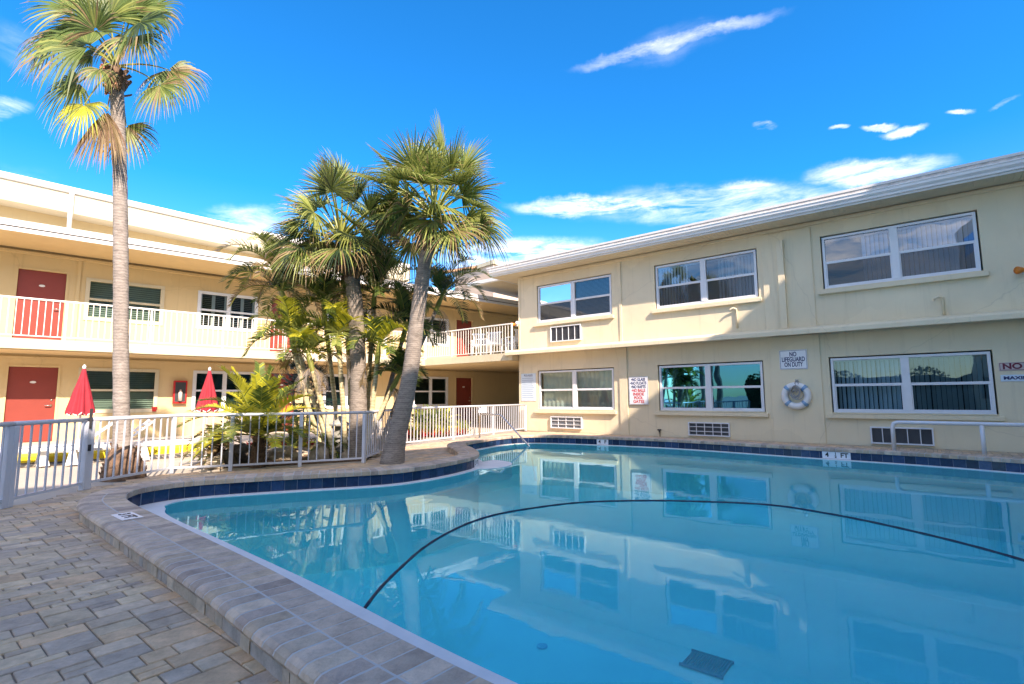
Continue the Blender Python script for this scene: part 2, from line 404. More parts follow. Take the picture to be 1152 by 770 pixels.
# ------------------------------------------------------------------ paths
def smooth(pts, step):
    pts = [Vector((p[0], p[1], 0)) for p in pts]; out = []
    for i in range(len(pts)-1):
        p0 = pts[max(i-1, 0)]; p1 = pts[i]; p2 = pts[i+1]; p3 = pts[min(i+2, len(pts)-1)]
        n = max(2, int((p2-p1).length/.02))
        for k in range(n):
            t = k/n
            out.append(.5*((2*p1)+(-p0+p2)*t+(2*p0-5*p1+4*p2-p3)*t*t+(-p0+3*p1-3*p2+p3)*t**3))
    out.append(pts[-1])
    res = [out[0]]; acc = 0
    for a, b in zip(out, out[1:]):
        acc += (b-a).length
        if acc >= step: res.append(b); acc = 0
    return res
def normals(path):
    ns = []
    for i in range(len(path)):
        t = (path[min(i+2, len(path)-1)]-path[max(i-2, 0)]).normalized()
        ns.append(Vector((-t.y, t.x, 0)))
    return ns

Z_W, Z_RIM, Z_COP = -.08, -.07, .13
RS = [(1.42, -7), (1.42, -3), (1.42, 0), (1.42, 1.3), (1.45, 2.1), (1.52, 3.1), (1.58, 4.7), (1.63, 6.1), (1.72, 6.62), (1.88, 6.93), (2.08, 7.07), (2.42, 7.11),
      (2.83, 6.97), (3.54, 6.57), (4.51, 5.98), (5.08, 5.87), (5.64, 5.9), (6.14, 6.0), (6.53, 6.13), (6.93, 6.4), (7.32, 6.84), (7.66, 7.29), (7.93, 7.7),
      (8.25, 8.03), (8.65, 8.2), (9.3, 8.36), (10.0, 8.48), (10.65, 8.42), (11.1, 8.02), (11.38, 7.2), (11.6, 6.2), (11.72, 5.3), (11.75, 4.6), (11.7, 3.7),
      (11.6, 2.8), (11.5, 1.8), (11.42, .5), (11.3, -.4), (11.12, -1.1), (10.9, -2.5), (10.6, -7)]
PATH = smooth([R(a, b) for a, b in RS], .10)
# outward = left of travel direction?  travel goes +s first with the pool on the +r side
_t = (PATH[5]-PATH[0]).normalized(); _n = Vector((-_t.y, _t.x, 0))
OUT = 1 if _n.dot(-nR) > 0 else -1
NRM = [n*OUT for n in normals(PATH)]
def off(i, d): return PATH[i] + NRM[i]*d

# ---------- coping (rounded outer edge, two rows of stones)
def tone(pal, v=.12):
    c = random.choice(pal); k = random.uniform(1-v, 1+v); return tuple(x*k for x in c)
PAL_C = [(0.573, 0.428, 0.325), (0.497, 0.371, 0.285), (0.607, 0.456, 0.333), (0.463, 0.342, 0.269), (0.585, 0.437, 0.333), (0.551, 0.400, 0.277)]
PAL_P = [(0.584, 0.427, 0.294), (0.617, 0.457, 0.302), (0.529, 0.399, 0.286), (0.507, 0.390, 0.294), (0.639, 0.465, 0.294), (0.661, 0.437, 0.263), (0.596, 0.437, 0.286), (0.485, 0.370, 0.279), (0.617, 0.465, 0.325)]
PAL_F = [(0.567, 0.461, 0.351), (0.483, 0.402, 0.324), (0.609, 0.490, 0.369), (0.441, 0.382, 0.333), (0.525, 0.412, 0.315)]
mb = MB()
prof_out = [(.17, .128), (.30, .13), (.335, .126), (.358, .112), (.366, .094), (.358, .076), (.335, .066), (.17, .066)]
prof_in = [(-.025, .074), (-.025, .118), (-.015, .129), (.165, .129), (.165, .066), (-.025, .066)]
def stone_row(prof, i0, i1, g=.0045):
    a, b = i0, i1
    t = (PATH[b]-PATH[a]).normalized()
    base = len(mb.v); n = len(prof)
    for idx, sg in ((a, 1), (b, -1)):
        for o_, z in prof:
            p = off(idx, o_) + t*g*sg; mb.v.append((p.x, p.y, z))
    for k in range(n): mb.face([base+k, base+(k+1) % n, base+n+(k+1) % n, base+n+k])
    mb.face([base+k for k in range(n)]); mb.face([base+n+k for k in range(n)][::-1])
for i in range(len(PATH)-1):
    mb.col = tone(PAL_C); stone_row(prof_out, i, i+1)
    mb.col = tone(PAL_C, .16); stone_row(prof_in, i, i+1, .0035)
mb.mat(M['paver'])
o = struct(mb.build('pool_coping', M['paver'])); bv = o.modifiers.new('b', 'BEVEL'); bv.width = .004; bv.segments = 1; bv.limit_method = 'ANGLE'; bv.angle_limit = radians(50)
def sweep(name, prof, mat, i0=0, i1=None, cl=True):
    m_ = MB(); i1 = i1 or len(PATH)-1; n = len(prof)
    for i in range(i0, i1+1):
        for o_, z in prof:
            oo = o_(i) if callable(o_) else o_
            p = off(i, oo); m_.v.append((p.x, p.y, z))
    for i in range(i1-i0):
        for k in range(n if cl else n-1):
            m_.face([i*n+k, i*n+(k+1) % n, (i+1)*n+(k+1) % n, (i+1)*n+k])
    if cl:
        m_.face(list(range(n))); m_.face([(i1-i0)*n+k for k in range(n)][::-1])
    return struct(m_.build(name, mat))
sweep('coping_mortar', [(-.02, .07), (-.02, .1265), (.165, .1272), (.30, .1283), (.334, .1240), (.3555, .1105), (.3635, .094), (.3555, .0775), (.334, .0685)], M['mortar'])
sweep('coping_wall', [(.01, -.16), (.01, .0655), (.325, .0655), (.325, -.16)], M['joint'])
# upright face stones under the outer edge
mb = MB(); i = 0
fine = smooth([R(a, b) for a, b in RS], .02); fn = [n*OUT for n in normals(fine)]
while i < len(fine)-7:
    w = random.choice([3, 4, 4, 5, 5, 6])
    a, b = fine[i], fine[min(i+w, len(fine)-1)]; na, nb = fn[i], fn[min(i+w, len(fine)-1)]
    t = (b-a).normalized()*.0025; mb.col = tone(PAL_F, .15); jit = random.uniform(-.003, .003)
    q = []
    for p, n_, sg in ((a, na, 1), (b, nb, -1)):
        for o_ in (.324, .342+jit):
            for z in (-.02, .0645): q.append(tuple(p+n_*o_+t*sg+Vector((0, 0, z))))
    base = len(mb.v); mb.v += q
    for f in ((0, 1, 3, 2), (4, 6, 7, 5), (0, 4, 5, 1), (2, 3, 7, 6), (0, 2, 6, 4), (1, 5, 7, 3)): mb.face([base+k for k in f])
    i += w
struct(mb.build('coping_face_stones', M['paver']))
# tile band
mb = MB(); tp = smooth([R(a, b) for a, b in RS], .15); tn = [n*OUT for n in normals(tp)]
PAL_T = [(.010, .028, .085), (.012, .036, .10), (.02, .05, .13), (.008, .02, .06), (.014, .03, .08), (.02, .05, .11)]
for a, b, na, nb in zip(tp, tp[1:], tn, tn[1:]):
    t = (b-a).normalized()*.003; mb.col = tone(PAL_T, .25)
    q = [tuple(p+n_*o_+t*sg+Vector((0, 0, z))) for p, n_, sg in ((a, na, 1), (b, nb, -1)) for o_ in (.004, -.006) for z in (-.072, .062)]
    base = len(mb.v); mb.v += q
    for f in ((0, 1, 3, 2), (4, 6, 7, 5), (0, 4, 5, 1), (2, 3, 7, 6), (0, 2, 6, 4), (1, 5, 7, 3)): mb.face([base+k for k in f])
struct(mb.build('waterline_tiles', M['tile']))
sweep('tile_grout', [(-.003, -.078), (-.003, .066), (.02, .066), (.02, -.078)], M['grout'])
# white plaster rim at the water's edge: wide on the near side, narrow on the far side
def rimw(i):
    p = PATH[i]; r, s = p.dot(nR), p.dot(dR)
    if r < 1.8: return .365
    if r < 2.4: return .365-(r-1.8)/.6*.24
    return .11
sweep('pool_rim', [(-.004, Z_RIM), (lambda i: -rimw(i), Z_RIM), (lambda i: -rimw(i)-.006, Z_RIM-.02), (lambda i: -rimw(i)-.002, -.30), (-.004, -.30)], M['rim'])
# half-round step at the tip of the peninsula
mb = MB(); c = R(6.95, 6.42); pts = []
for k in range(17):
    a = pi*(-.58+1.16*k/16); pts.append(c + (-dR*cos(a) + nR*sin(a))*.62)
mb.prism(pts, -.30, Z_RIM+.003)
struct(mb.build('pool_step', M['rim'], bevel=.01))
# basin + floor + water
inner = [off(i, -.02) for i in range(len(PATH))]
ZF = -1.15
mb = MB()
mb.prism([off(i, .03) for i in range(len(PATH))], -1.6, ZF)
struct(mb.build('pool_floor', M['plaster']))
mb = MB(); n = len(inner)
for p in [off(i, -.012) for i in range(len(PATH))]: mb.v += [(p.x, p.y, ZF-.02), (p.x, p.y, -.085)]
for i in range(n-1): mb.face([2*i, 2*i+2, 2*i+3, 2*i+1])
mb.face([2*(n-1), 0, 1, 2*n-1])
struct(mb.build('pool_basin_wall', M['plaster'], recalc=False))
mb = MB()
wp = [off(i, -.008) for i in range(len(PATH))]
tri = tessellate_polygon([[Vector((p.x, p.y, 0)) for p in wp]]); mb.v = [(p.x, p.y, Z_W) for p in wp]
for t in tri:
    a, b, c = [Vector(mb.v[k]) for k in t]
    if (b-a).cross(c-a).z < 0: t = t[::-1]
    mb.face(t)
struct(mb.build('pool_water', M['water'], recalc=False))
# dark line on the pool floor, a drain grate and a fitting, seen through the water
def refr(x, y, zf): return gp(x, y, zf)
mb = MB(); zf = ZF+.006
bl = [gp(x, y, Z_W) for x, y in [(411, 684), (428, 662), (450, 640), (475, 618), (500, 602), (530, 588), (560, 579), (600, 572), (650, 566), (700, 564), (760, 564), (860, 568), (930, 578), (1000, 592), (1080, 611), (1152, 631), (1230, 655)]]
bl = [bl[0]+(bl[0]-bl[1]).normalized()*.02] + bl
bl = [Vector((p.x, p.y, Z_W+.002)) for p in smooth(bl, .10)]
M['lane'] = simple('dark_lane_line', (.012, .022, .05), .5, var=.5, scale=12)
mb.tube(bl, [.0115 if i % 2 else .0095 for i in range(len(bl))], 7)
o = mb.build('pool_line', M['lane'], smooth=True); tag(o, 'thin dark line curving across the pool from the near edge to the right', 'pool line')
dc = refr(795, 748, zf)
fd = Fr(dc, dR, nR)
mb = MB()
for k in range(14): mb.box(fd, -.17+k*.0245, -.157+k*.0245, 0.0, .02, -.14, .14)
mb.box(fd, -.18, .18, 0, .022, -.155, -.14); mb.box(fd, -.18, .18, 0, .022, .14, .155)
mb.box(fd, -.17, .17, 0, .008, -.139, -.03); mb.box(fd, -.17, .17, 0, .008, .03, .139)
o = mb.build('drain_grate', simple('drain_plastic', (.02, .16, .24), .6)); tag(o, 'square slotted drain grate on the floor of the pool', 'drain')
dc = refr(610, 728, zf); mb = MB(); mb.lathe(dc, [(.05, 0), (.05, .012), (.04, .016), (.012, .016)], 20)
o = mb.build('pool_fitting', simple('fitting_plastic', (.08, .50, .68), .6)); tag(o, 'small round blue fitting on the pool floor near the near edge', 'pool fitting')
# dark ring hanging at the wall just below the step
mb = MB(); c = gp(531, 523.5, Z_W-.05); 
mb.tube([c+Vector((.17*cos(a), .11*sin(a), -.02)) for a in [k*2*pi/16 for k in range(15)]], .014, 6)
o = mb.build('pool_ring', M['black']); tag(o, 'small black rubber ring in the water beside the half-round step', 'ring')

# ------------------------------------------------------------------ ground
G = [(-900, -700), (900, -700), (900, 1200), (-900, 1200)]
# the ground sheet has a hole where the pool is
hole = [off(i, .2) for i in range(0, len(PATH), 3)]
outer = [Vector((x, y, 0)) for x, y in G]
mb = MB(); pts = outer + [Vector((p.x, p.y, 0)) for p in hole]
tri = tessellate_polygon([outer, [Vector((p.x, p.y, 0)) for p in hole]])
def conc_mat():
    m, nt, b = newmat('concrete_lot')
    tc = N(nt, 'ShaderNodeTexCoord')
    n1 = N(nt, 'ShaderNodeTexNoise', i_Scale=.5, i_Detail=9.0, i_Roughness=.7); n2 = N(nt, 'ShaderNodeTexNoise', i_Scale=60.0, i_Detail=3.0)
    ln(nt, tc.outputs['Object'], n1.inputs['Vector']); ln(nt, tc.outputs['Object'], n2.inputs['Vector'])
    mr = N(nt, 'ShaderNodeMapRange'); mr.inputs[1].default_value = .3; mr.inputs[2].default_value = .7; ln(nt, n1.outputs['Fac'], mr.inputs[0])
    mx = N(nt, 'ShaderNodeMix', data_type='RGBA'); ln(nt, mr.outputs[0], mx.inputs[0]); mx.inputs[6].default_value = (.40, .35, .29, 1); mx.inputs[7].default_value = (.52, .46, .38, 1)
    ln(nt, mx.outputs[2], b.inputs['Base Color']); b.inputs['Roughness'].default_value = .9
    bp = N(nt, 'ShaderNodeBump', i_Strength=.3, i_Distance=.01); ln(nt, n2.outputs['Fac'], bp.inputs['Height']); ln(nt, bp.outputs[0], b.inputs['Normal'])
    return m
M['concrete'] = conc_mat()
mb.v = [(p.x, p.y, -.03) for p in pts]
for t in tri: mb.face(t)
o = mb.build('ground', M['concrete'], recalc=False)
bm = bmesh.new(); bm.from_mesh(o.data)
for f in bm.faces:
    if f.normal.z < 0: f.normal_flip()
bm.to_mesh(o.data); bm.free(); struct(o)

# paver deck: individually laid stones inside the fence
FENCE = [gp(-60, 590), gp(5, 572), gp(95, 551), gp(172, 535.5), gp(192, 533), gp(259, 530), gp(337, 525.5), gp(409, 521), gp(451, 502.8), R(13.9, 10.65)]
# make the fence line plausible: keep it level, straight between posts
def inpoly(p, poly):
    c = False; n = len(poly)
    for i in range(n):
        a, b = poly[i], poly[(i+1) % n]
        if (a.y > p.y) != (b.y > p.y) and p.x < (b.x-a.x)*(p.y-a.y)/(b.y-a.y)+a.x: c = not c
    return c
deck_poly = [R(-6, -3), R(-6, 8.5)] + [FENCE[0], FENCE[1], FENCE[2], FENCE[3], FENCE[4], FENCE[5], FENCE[6], FENCE[7], FENCE[8], R(13.95, 10.6), R(13.95, -8), R(11.2, -8)] 
deck_poly = [R(-6, -8), R(-6, 9.2)] + FENCE[1:9] + [R(13.95, 10.6), R(13.95, -8)]
pool_poly = [off(i, .32) for i in range(0, len(PATH), 2)]
pool_in = [off(i, .10) for i in range(0, len(PATH), 2)]
mb = MB(); u_ = .062
cells = {}
nr, ns = int(20/u_), int(19/u_)
used = np.zeros((nr, ns), bool)
shapes = [(4, 2), (3, 2), (2, 2), (4, 2), (3, 2), (4, 3), (3, 3), (2, 1)]
for i in range(nr):
    for j in range(ns):
        if used[i, j]: continue
        sh = random.sample(shapes, len(shapes)) + [(2, 2), (1, 2), (2, 1), (1, 1)]
        for a, b in sh:
            if i+a <= nr and j+b <= ns and not used[i:i+a, j:j+b].any(): break
        used[i:i+a, j:j+b] = True
        r0, s0 = -6+i*u_, -8+j*u_; r1, s1 = r0+a*u_, s0+b*u_
        cen = R((r0+r1)/2, (s0+s1)/2)
        dist = cen.length
        if dist > 17 or (cen.y < -1.5): continue
        cs = [R(x, y) for x in (r0, r1) for y in (s0, s1)]
        if not inpoly(cen, deck_poly) or all(inpoly(c, pool_poly) for c in cs) or any(inpoly(c, pool_in) for c in cs): continue
        g = .0035; z = random.uniform(-.0015, .0015)
        mb.col = tone(PAL_P, .13)
        q = [R(r0+g, s0+g), R(r1-g, s0+g), R(r1-g, s1-g), R(r0+g, s1-g)]
        k = .004; q2 = [R(r0+g+k, s0+g+k), R(r1-g-k, s0+g+k), R(r1-g-k, s1-g-k), R(r0+g+k, s1-g-k)]
        base = len(mb.v)
        mb.v += [(p.x, p.y, -.02) for p in q] + [(p.x, p.y, -.004+z) for p in q] + [(p.x, p.y, z) for p in q2]
        mb.face([base+8, base+9, base+10, base+11])
        for e in range(4):
            f_ = (e+1) % 4
            mb.face([base+4+e, base+4+f_, base+8+f_, base+8+e]); mb.face([base+e, base+f_, base+4+f_, base+4+e])
struct(mb.build('paver_deck', M['paver'], recalc=True))
mb = MB()
ring_pool = [off(i, .3) for i in range(0, len(PATH), 3)]
dp = [Vector((p.x, p.y, 0)) for p in deck_poly]
tri = tessellate_polygon([dp]); mb.v = [(p.x, p.y, -.012) for p in dp]
# joint sand under the stones: a band on each side of the pool only
for (a, b, c_, d_) in [((-6, -8), (1.2, -8), (1.2, 7.4), (-6, 9.2)), ((12.0, -8), (13.95, -8), (13.95, 10.6), (12.0, 10.2))]:
    m2 = MB(); m2.poly([R(*a, -.010), R(*b, -.010), R(*c_, -.010), R(*d_, -.010)])
    struct(m2.build('joint_sand', M['joint'], recalc=False))
m2 = MB(); 
m2.prism([FENCE[7], FENCE[8], R(12.0, 10.2), R(12.0, 8.8), R(10.6, 8.8), R(8.5, 8.5), R(7.5, 7.7), R(6.6, 6.75), R(5.3, 6.25)], -.020, -.010); struct(m2.build('joint_sand', M['joint']))
m2 = MB(); m2.prism([FENCE[1], FENCE[2], FENCE[3], FENCE[4], FENCE[5], FENCE[6], FENCE[7], R(5.3, 6.25), R(4.4, 6.35), R(2.9, 7.3), R(2.2, 7.43), R(1.6, 7.2), R(1.2, 7.4), R(-2, 8.2)], -.021, -.011); struct(m2.build('joint_sand', M['joint']))

# ------------------------------------------------------------------ pool wing (right hand building)
bR = empty('motel_building', R(14, 2), 'cream two-storey motel wing with white windows standing along the far side of the pool', 'building')
winR = {}
for k, (u0, u1) in {'L': (7.38, 10.17), 'M': (3.21, 5.93), 'R': (-1.03, 1.73)}.items():
    winR['L'+k] = (u0, u1, .73, 1.985); winR['U'+k] = (u0, u1, 3.64, 4.895)
acR = {'UL': (8.45, 9.62, 2.93, 3.44), 'LL': (8.48, 9.66, .12, .50), 'LM': (4.05, 5.13, .07, .43), 'LR': (-.03, 1.06, .06, .43)}
wall_holes('wall', FR, -9, 11.0, 0, 5.36, [(a-.03, b+.03, c-.03, d+.03) for a, b, c, d in winR.values()] + [(a, b, c, d) for a, b, c, d in acR.values()], .22, M['wallR'], bR)
mb = MB(); mb.box(FR, 10.8, 11.0, 0, 5.36, -12, -.221)
mb.box(FR, -9, 10.79, 0, 5.36, -12, -11.8)
mb.build('end_wall', M['wallR'], bR)
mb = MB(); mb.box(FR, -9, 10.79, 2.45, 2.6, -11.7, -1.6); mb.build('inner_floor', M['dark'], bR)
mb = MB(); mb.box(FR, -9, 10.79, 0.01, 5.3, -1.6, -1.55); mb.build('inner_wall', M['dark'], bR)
# ledge between storeys
mb = MB()
pf = [(0, 2.60), (.46, 2.555), (.46, 2.66), (.42, 2.70), (0, 2.78)]
a0, a1 = -9, 11.28
base = 0
for u in (a0, a1): mb.v += [tuple(FR(u, z, d)) for d, z in pf]
for k in range(5): mb.face([k, (k+1) % 5, 5+(k+1) % 5, 5+k])
mb.face(range(5)); mb.face([9, 8, 7, 6, 5])
mb.build('ledge', M['wallR'], bR, bevel=.012)
# pilasters and joints
mb = MB()
for u0, u1, z0, z1, d in [(7.02, 7.10, 2.75, 5.20, .03), (1.95, 3.06, 2.75, 5.20, .03), (6.90, 7.16, 0, 2.58, .035), (1.92, 3.02, 0, 2.58, .03), (10.92, 11.0, 2.79, 5.3, .02)]:
    mb = MB(); mb.box(FR, u0, u1, z0, z1, 0, d); mb.build('pilaster', M['wallR'], bR, bevel=.006)
mb = MB(); mb.box(FR, 2.55, 2.70, 2.76, 4.98, .03, .12); mb.build('pipe_cover', M['wallR'], bR, bevel=.006)
mb = MB(); mb.box(FR, -9, 10.9, 5.24, 5.31, 0, .045); mb.build('frieze', M['wallR'], bR)
# small pipes on the wall
for (u, z, h) in [(3.74, 3.38, .50), (-.38, 3.15, .36)]:
    mb = MB(); mb.tube([FR(u, z-h, .03), FR(u, z-.04, .03), FR(u, z, .05), FR(u+.06, z+.03, .09), FR(u+.13, z, .10), FR(u+.15, z-.04, .10)], .024, 8); mb.build('vent_pipe', M['wallR'], bR, smooth=True)
mb = MB(); mb.tube([FR(5.95, .0, .03), FR(5.95, .13, .03)], .012); mb.tube([FR(5.95, .13, .03), FR(5.95, .17, .08)], .022); mb.tube([FR(5.90, .19, .06), FR(6.0, .19, .06)], .02); mb.build('hose_tap', M['black'], bR)
# windows
def windowR(key, top, bot, curtain):
    u0, u1, z0, z1 = winR[key]; fw = .055; um = (u0+u1)/2; zm = z0+(z1-z0)*.5; dr = -.06
    mb = MB()
    # u increases to the left of the picture
    mb.box(FR, u0, u1, z0, z0+fw, dr-.05, dr+.03); mb.box(FR, u0, u1, z1-fw, z1, dr-.05, dr+.03)
    mb.box(FR, u0, u0+fw, z0+fw, z1-fw, dr-.05, dr+.03); mb.box(FR, u1-fw, u1, z0+fw, z1-fw, dr-.05, dr+.03)
    mb.box(FR, um-.075, um+.075, z0+fw, z1-fw, dr-.05, dr+.035)
    for a, b in ((u0+fw, um-.075), (um+.075, u1-fw)):
        mb.box(FR, a, b, zm-.03, zm+.03, dr-.03, dr+.022)
        # lower sash stands proud of the upper
        mb.box(FR, a, a+.022, z0+fw, zm-.03, dr-.02, dr+.012); mb.box(FR, b-.022, b, z0+fw, zm-.03, dr-.02, dr+.012); mb.box(FR, a+.022, b-.022, z0+fw, z0+fw+.025, dr-.02, dr+.012)
    w = mb.build('window', M['whitegrey'], bR, bevel=.004)
    mb = MB(); mb.box(FR, u0-.10, u1+.13, z0-.13, z0-.035, 0, .09); mb.box(FR, u0-.029, u1+.029, z0-.028, z0-.002, -.2, .03)
    mb.build('sill', M['wallR'], w, bevel=.008)
    for a, b in ((u0+fw, um-.075), (um+.075, u1-fw)):
        mb = MB(); mb.poly([FR(a, zm+.03, dr-.01), FR(b, zm+.03, dr-.01), FR(b, z1-fw, dr-.01), FR(a, z1-fw, dr-.01)]); mb.build('pane', top, w)
        mb = MB(); mb.poly([FR(a, z0+fw, dr-.005), FR(b, z0+fw, dr-.005), FR(b, zm-.03, dr-.005), FR(a, zm-.03, dr-.005)]); mb.build('pane', bot, w)
    # blinds
    kind, mat, spans = curtain
    mb = MB(); dd = -.19
    if kind == 'v':
        for a, b in spans:
            u = a
            while u < b-.02:
                ang = random.uniform(.35, .75); w_ = .085
                p = FR(u, 0, dd); q = FR(u+w_*cos(ang), 0, dd-w_*sin(ang))
                mb.poly([p+Vector((0, 0, z0+.07)), q+Vector((0, 0, z0+.07)), q+Vector((0, 0, z1-.08)), p+Vector((0, 0, z1-.08))]); u += .085
        mb.box(FR, u0+.01, u1-.01, z1-.08, z1-.01, dd-.05, dd+.02)
    elif kind == 'h':
        for a, b in spans:
            z = z0+.05
            while z < z1-.02:
                mb.poly([FR(a, z, dd), FR(b, z, dd), FR(b, z+.03, dd-.022), FR(a, z+.03, dd-.022)]); z += .04
    else:
        for a, b in spans:
            n = int((b-a)/.03)
            for k in range(n):
                x0, x1 = a+(b-a)*k/n, a+(b-a)*(k+1)/n
                mb.poly([FR(x0, z0+.02, dd+.012*sin(k*1.1)), FR(x1, z0+.02, dd+.012*sin(k*1.1+1.1)), FR(x1, z1-.02, dd+.012*sin(k*1.1+1.1)), FR(x0, z1-.02, dd+.012*sin(k*1.1))])
    if mb.f: mb.build('blind', mat, w, recalc=False)
    return w
windowR('UL', M['glass'], M['screenglass'], ('h', M['blind_blue'], [(7.44, 8.72), (8.84, 10.1)]))
windowR('UM', M['glass'], M['screenglass'], ('v', M['blind'], [(3.3, 4.2), (5.05, 5.85)]))
windowR('UR', M['glass'], M['screenglass'], ('v', M['blind_blue'], [(-.98, .98)]))
windowR('LL', M['greenglass'], M['greenglass'], ('c', M['blind_grey'], [(7.44, 10.1)]))
windowR('LM', M['tealglass'], M['tealglass'], ('n', M['blind'], []))
windowR('LR', M['duskglass'], M['duskglass'], ('v', M['blind'], [(-.98, 1.68)]))
# wall air conditioners
def acunit(key, cols, rows, mat, matbars):
    u0, u1, z0, z1 = acR[key]
    mb = MB()
    for a, b, c, d in ((u0, u1, z0, z0+.03), (u0, u1, z1-.03, z1), (u0, u0+.03, z0+.03, z1-.03), (u1-.03, u1, z0+.03, z1-.03)): mb.box(FR, a, b, c, d, -.05, .07)
    a = mb.build('air_conditioner', M['whitegrey'], bR, bevel=.004)
    mb = MB(); mb.poly([FR(u0+.03, z0+.03, .0), FR(u1-.03, z0+.03, .0), FR(u1-.03, z1-.03, .0), FR(u0+.03, z1-.03, .0)])
    z = z0+.04
    while z < z1-.05: mb.box(FR, u0+.03, u1-.03, z, z+.008, .003, .03); z += .022
    mb.build('grille', mat, a)
    for k in range(1, cols): x = u0+(u1-u0)*k/cols; mb = MB(); mb.box(FR, x-.008, x+.008, z0+.03, z1-.03, .031, .055); mb.build('grille_bar', matbars, a)
    for k in range(1, rows): y = z0+(z1-z0)*k/rows; mb = MB(); mb.box(FR, u0+.031, u1-.031, y-.008, y+.008, .034, .058); mb.build('grille_bar', matbars, a)
acunit('UL', 5, 1, M['grille'], M['whitegrey'])
acunit('LL', 4, 3, M['grillelight'], M['whitegrey'])
acunit('LM', 5, 3, M['grille'], M['whitegrey'])
acunit('LR', 5, 1, M['grille'], M['whitegrey'])
# eaves, gutter, roof
mb = MB()
u = -9
mb.poly([FR(-9, 5.345, .64), FR(11.7, 5.345, .64), FR(11.7, 5.345, -12), FR(-9, 5.345, -12)])
while u < 11.6: mb.box(FR, u, u+.085, 5.339, 5.3445, .0, .63); u += .1
mb.build('soffit', M['soffitR'], bR, recalc=False)
def extr(mb, fr, prof, u0, u1):
    b = len(mb.v); n = len(prof)
    for u in (u0, u1): mb.v += [tuple(fr(u, z, d)) for d, z in prof]
    for k in range(n): mb.face([b+k, b+(k+1) % n, b+n+(k+1) % n, b+n+k])
    mb.face([b+k for k in range(n)]); mb.face([b+n+k for k in range(n)][::-1])
mb = MB(); extr(mb, FR, [(.635, 5.335), (.66, 5.335), (.66, 5.55), (.635, 5.55)], -9, 11.7)
extr(mb, FR, [(.662, 5.38), (.71, 5.38), (.715, 5.42), (.76, 5.47), (.765, 5.53), (.78, 5.535), (.78, 5.555), (.75, 5.555), (.662, 5.44)], -9, 11.72)
mb.build('gutter', M['gutter'], bR)
mb = MB()
FE = Fr(R(14, 11.7), -nR, dR)   # far end eave
mb.box(FE, -12, .66, 5.335, 5.55, 0, .04); mb.build('fascia_board', M['gutter'], bR)
mb = MB()
extr(mb, FR, [(.76, 5.557), (.76, 5.66), (-6, 6.6), (-12.6, 5.66), (-12.6, 5.557)], -9, 11.8)
mb.build('roof', M['roofing'], bR)
mb = MB(); extr(mb, FR, [(.775, 5.62), (.775, 5.675), (.5, 5.715), (.5, 5.69)], -9, 11.82); mb.build('roof_edge', M['whiteroof'], bR)
# floodlight and lamps
for (u, z, nm, lb) in [(11.08, 3.66, 'wall_lamp', 'orange twin floodlight on the far corner of the motel wing by the upper terrace'), (-1.66, 3.53, 'wall_lamp', 'orange lamp on the upper wall at the right edge, past the last window')]:
    t = empty(nm, FR(u, z, .03), lb, 'wall lamp', 'orange wall lamps')
    mb = MB(); mb.box(FR, u-.05, u+.05, z-.05, z+.05, .0 if u < 5 else -.05, .05); mb.build('lamp_base', M['white'], t)
    mb = MB(); mb.tube([FR(u, z, .05), FR(u+.06, z+.01, .10), FR(u+.13, z, .17)], [.03, .05, .075], 12); mb.build('lamp_head', M['orange'], t, smooth=True)
    if u > 5:
        mb = MB(); mb.tube([FR(u-.0, z, .05), FR(u-.10, z+.02, .12), FR(u-.16, z+.03, .18)], [.03, .05, .07], 12); mb.build('lamp_head', M['pole'], t, smooth=True)

# ------------------------------------------------------------------ signs
def sign(name, u0, u1, z0, z1, d, mat, label, group=None):
    t = empty(name, FR((u0+u1)/2, (z0+z1)/2, d), label, 'sign', group)
    mb = MB(); mb.box(FR, u0, u1, z0, z1, d, d+.012); mb.build('board', mat, t, bevel=.003)
    mb = MB()
    for a, b, c, e in ((u0+.012, u1-.012, z0+.012, z0+.02), (u0+.012, u1-.012, z1-.02, z1-.012), (u0+.012, u0+.02, z0+.02, z1-.02), (u1-.02, u1-.012, z0+.02, z1-.02)): mb.box(FR, a, b, c, e, d+.012, d+.0135)
    return t, mb
t, b_ = sign('lifeguard_sign', 2.19, 2.79, 1.76, 2.23, .035, M['signwhite'], 'white sign above the life ring reading NO LIFEGUARD ON DUTY')
b_.build('border', M['inkblue'], t)
for k, (s_, w_) in enumerate([('NO', .15), ('LIFEGUARD', .50), ('ON DUTY', .40)]): text('lettering', s_, .15, FR, 2.49, 2.12-k*.125, .0485, M['inkblue'], t, width=w_, bold=.004)
t, b_ = sign('pool_ban_sign', 6.25, 6.85, .89, 1.70, .036, M['signwhite'], 'tall white sign between two lower windows listing banned glass, floats, rafts and balls')
b_.build('border', M['inkblue'], t)
for k, (s_, w_, m_) in enumerate([('\u2022NO GLASS', .44, 'inkblue'), ('\u2022NO FLOATS', .50, 'inkblue'), ('\u2022NO RAFTS', .45, 'inkblue'), ('\u2022NO BALLS', .42, 'inkred'), ('INSIDE', .34, 'inkred'), ('POOL', .28, 'inkred'), ('GATES', .34, 'inkred')]):
    text('lettering', s_, .115, FR, 6.55, 1.615-k*.106, .0495, M[m_], t, width=w_, bold=.003)
t, b_ = sign('pool_rules_sign', 10.28, 10.90, 1.0, 1.93, .0, M['signblue'], 'pale blue pool rules board at the far left end of the motel wall')
text('lettering', 'POOL RULES', .10, FR, 10.59, 1.86, .0135, M['inkblue'], t, width=.36)
mb = MB()
for k in range(11):
    z = 1.76-k*.065; mb.box(FR, 10.34+random.uniform(0, .10), 10.86, z, z+.014, .012, .0135)
mb.build('fine_print', simple('rules_ink', (.25, .36, .50), .6), t)
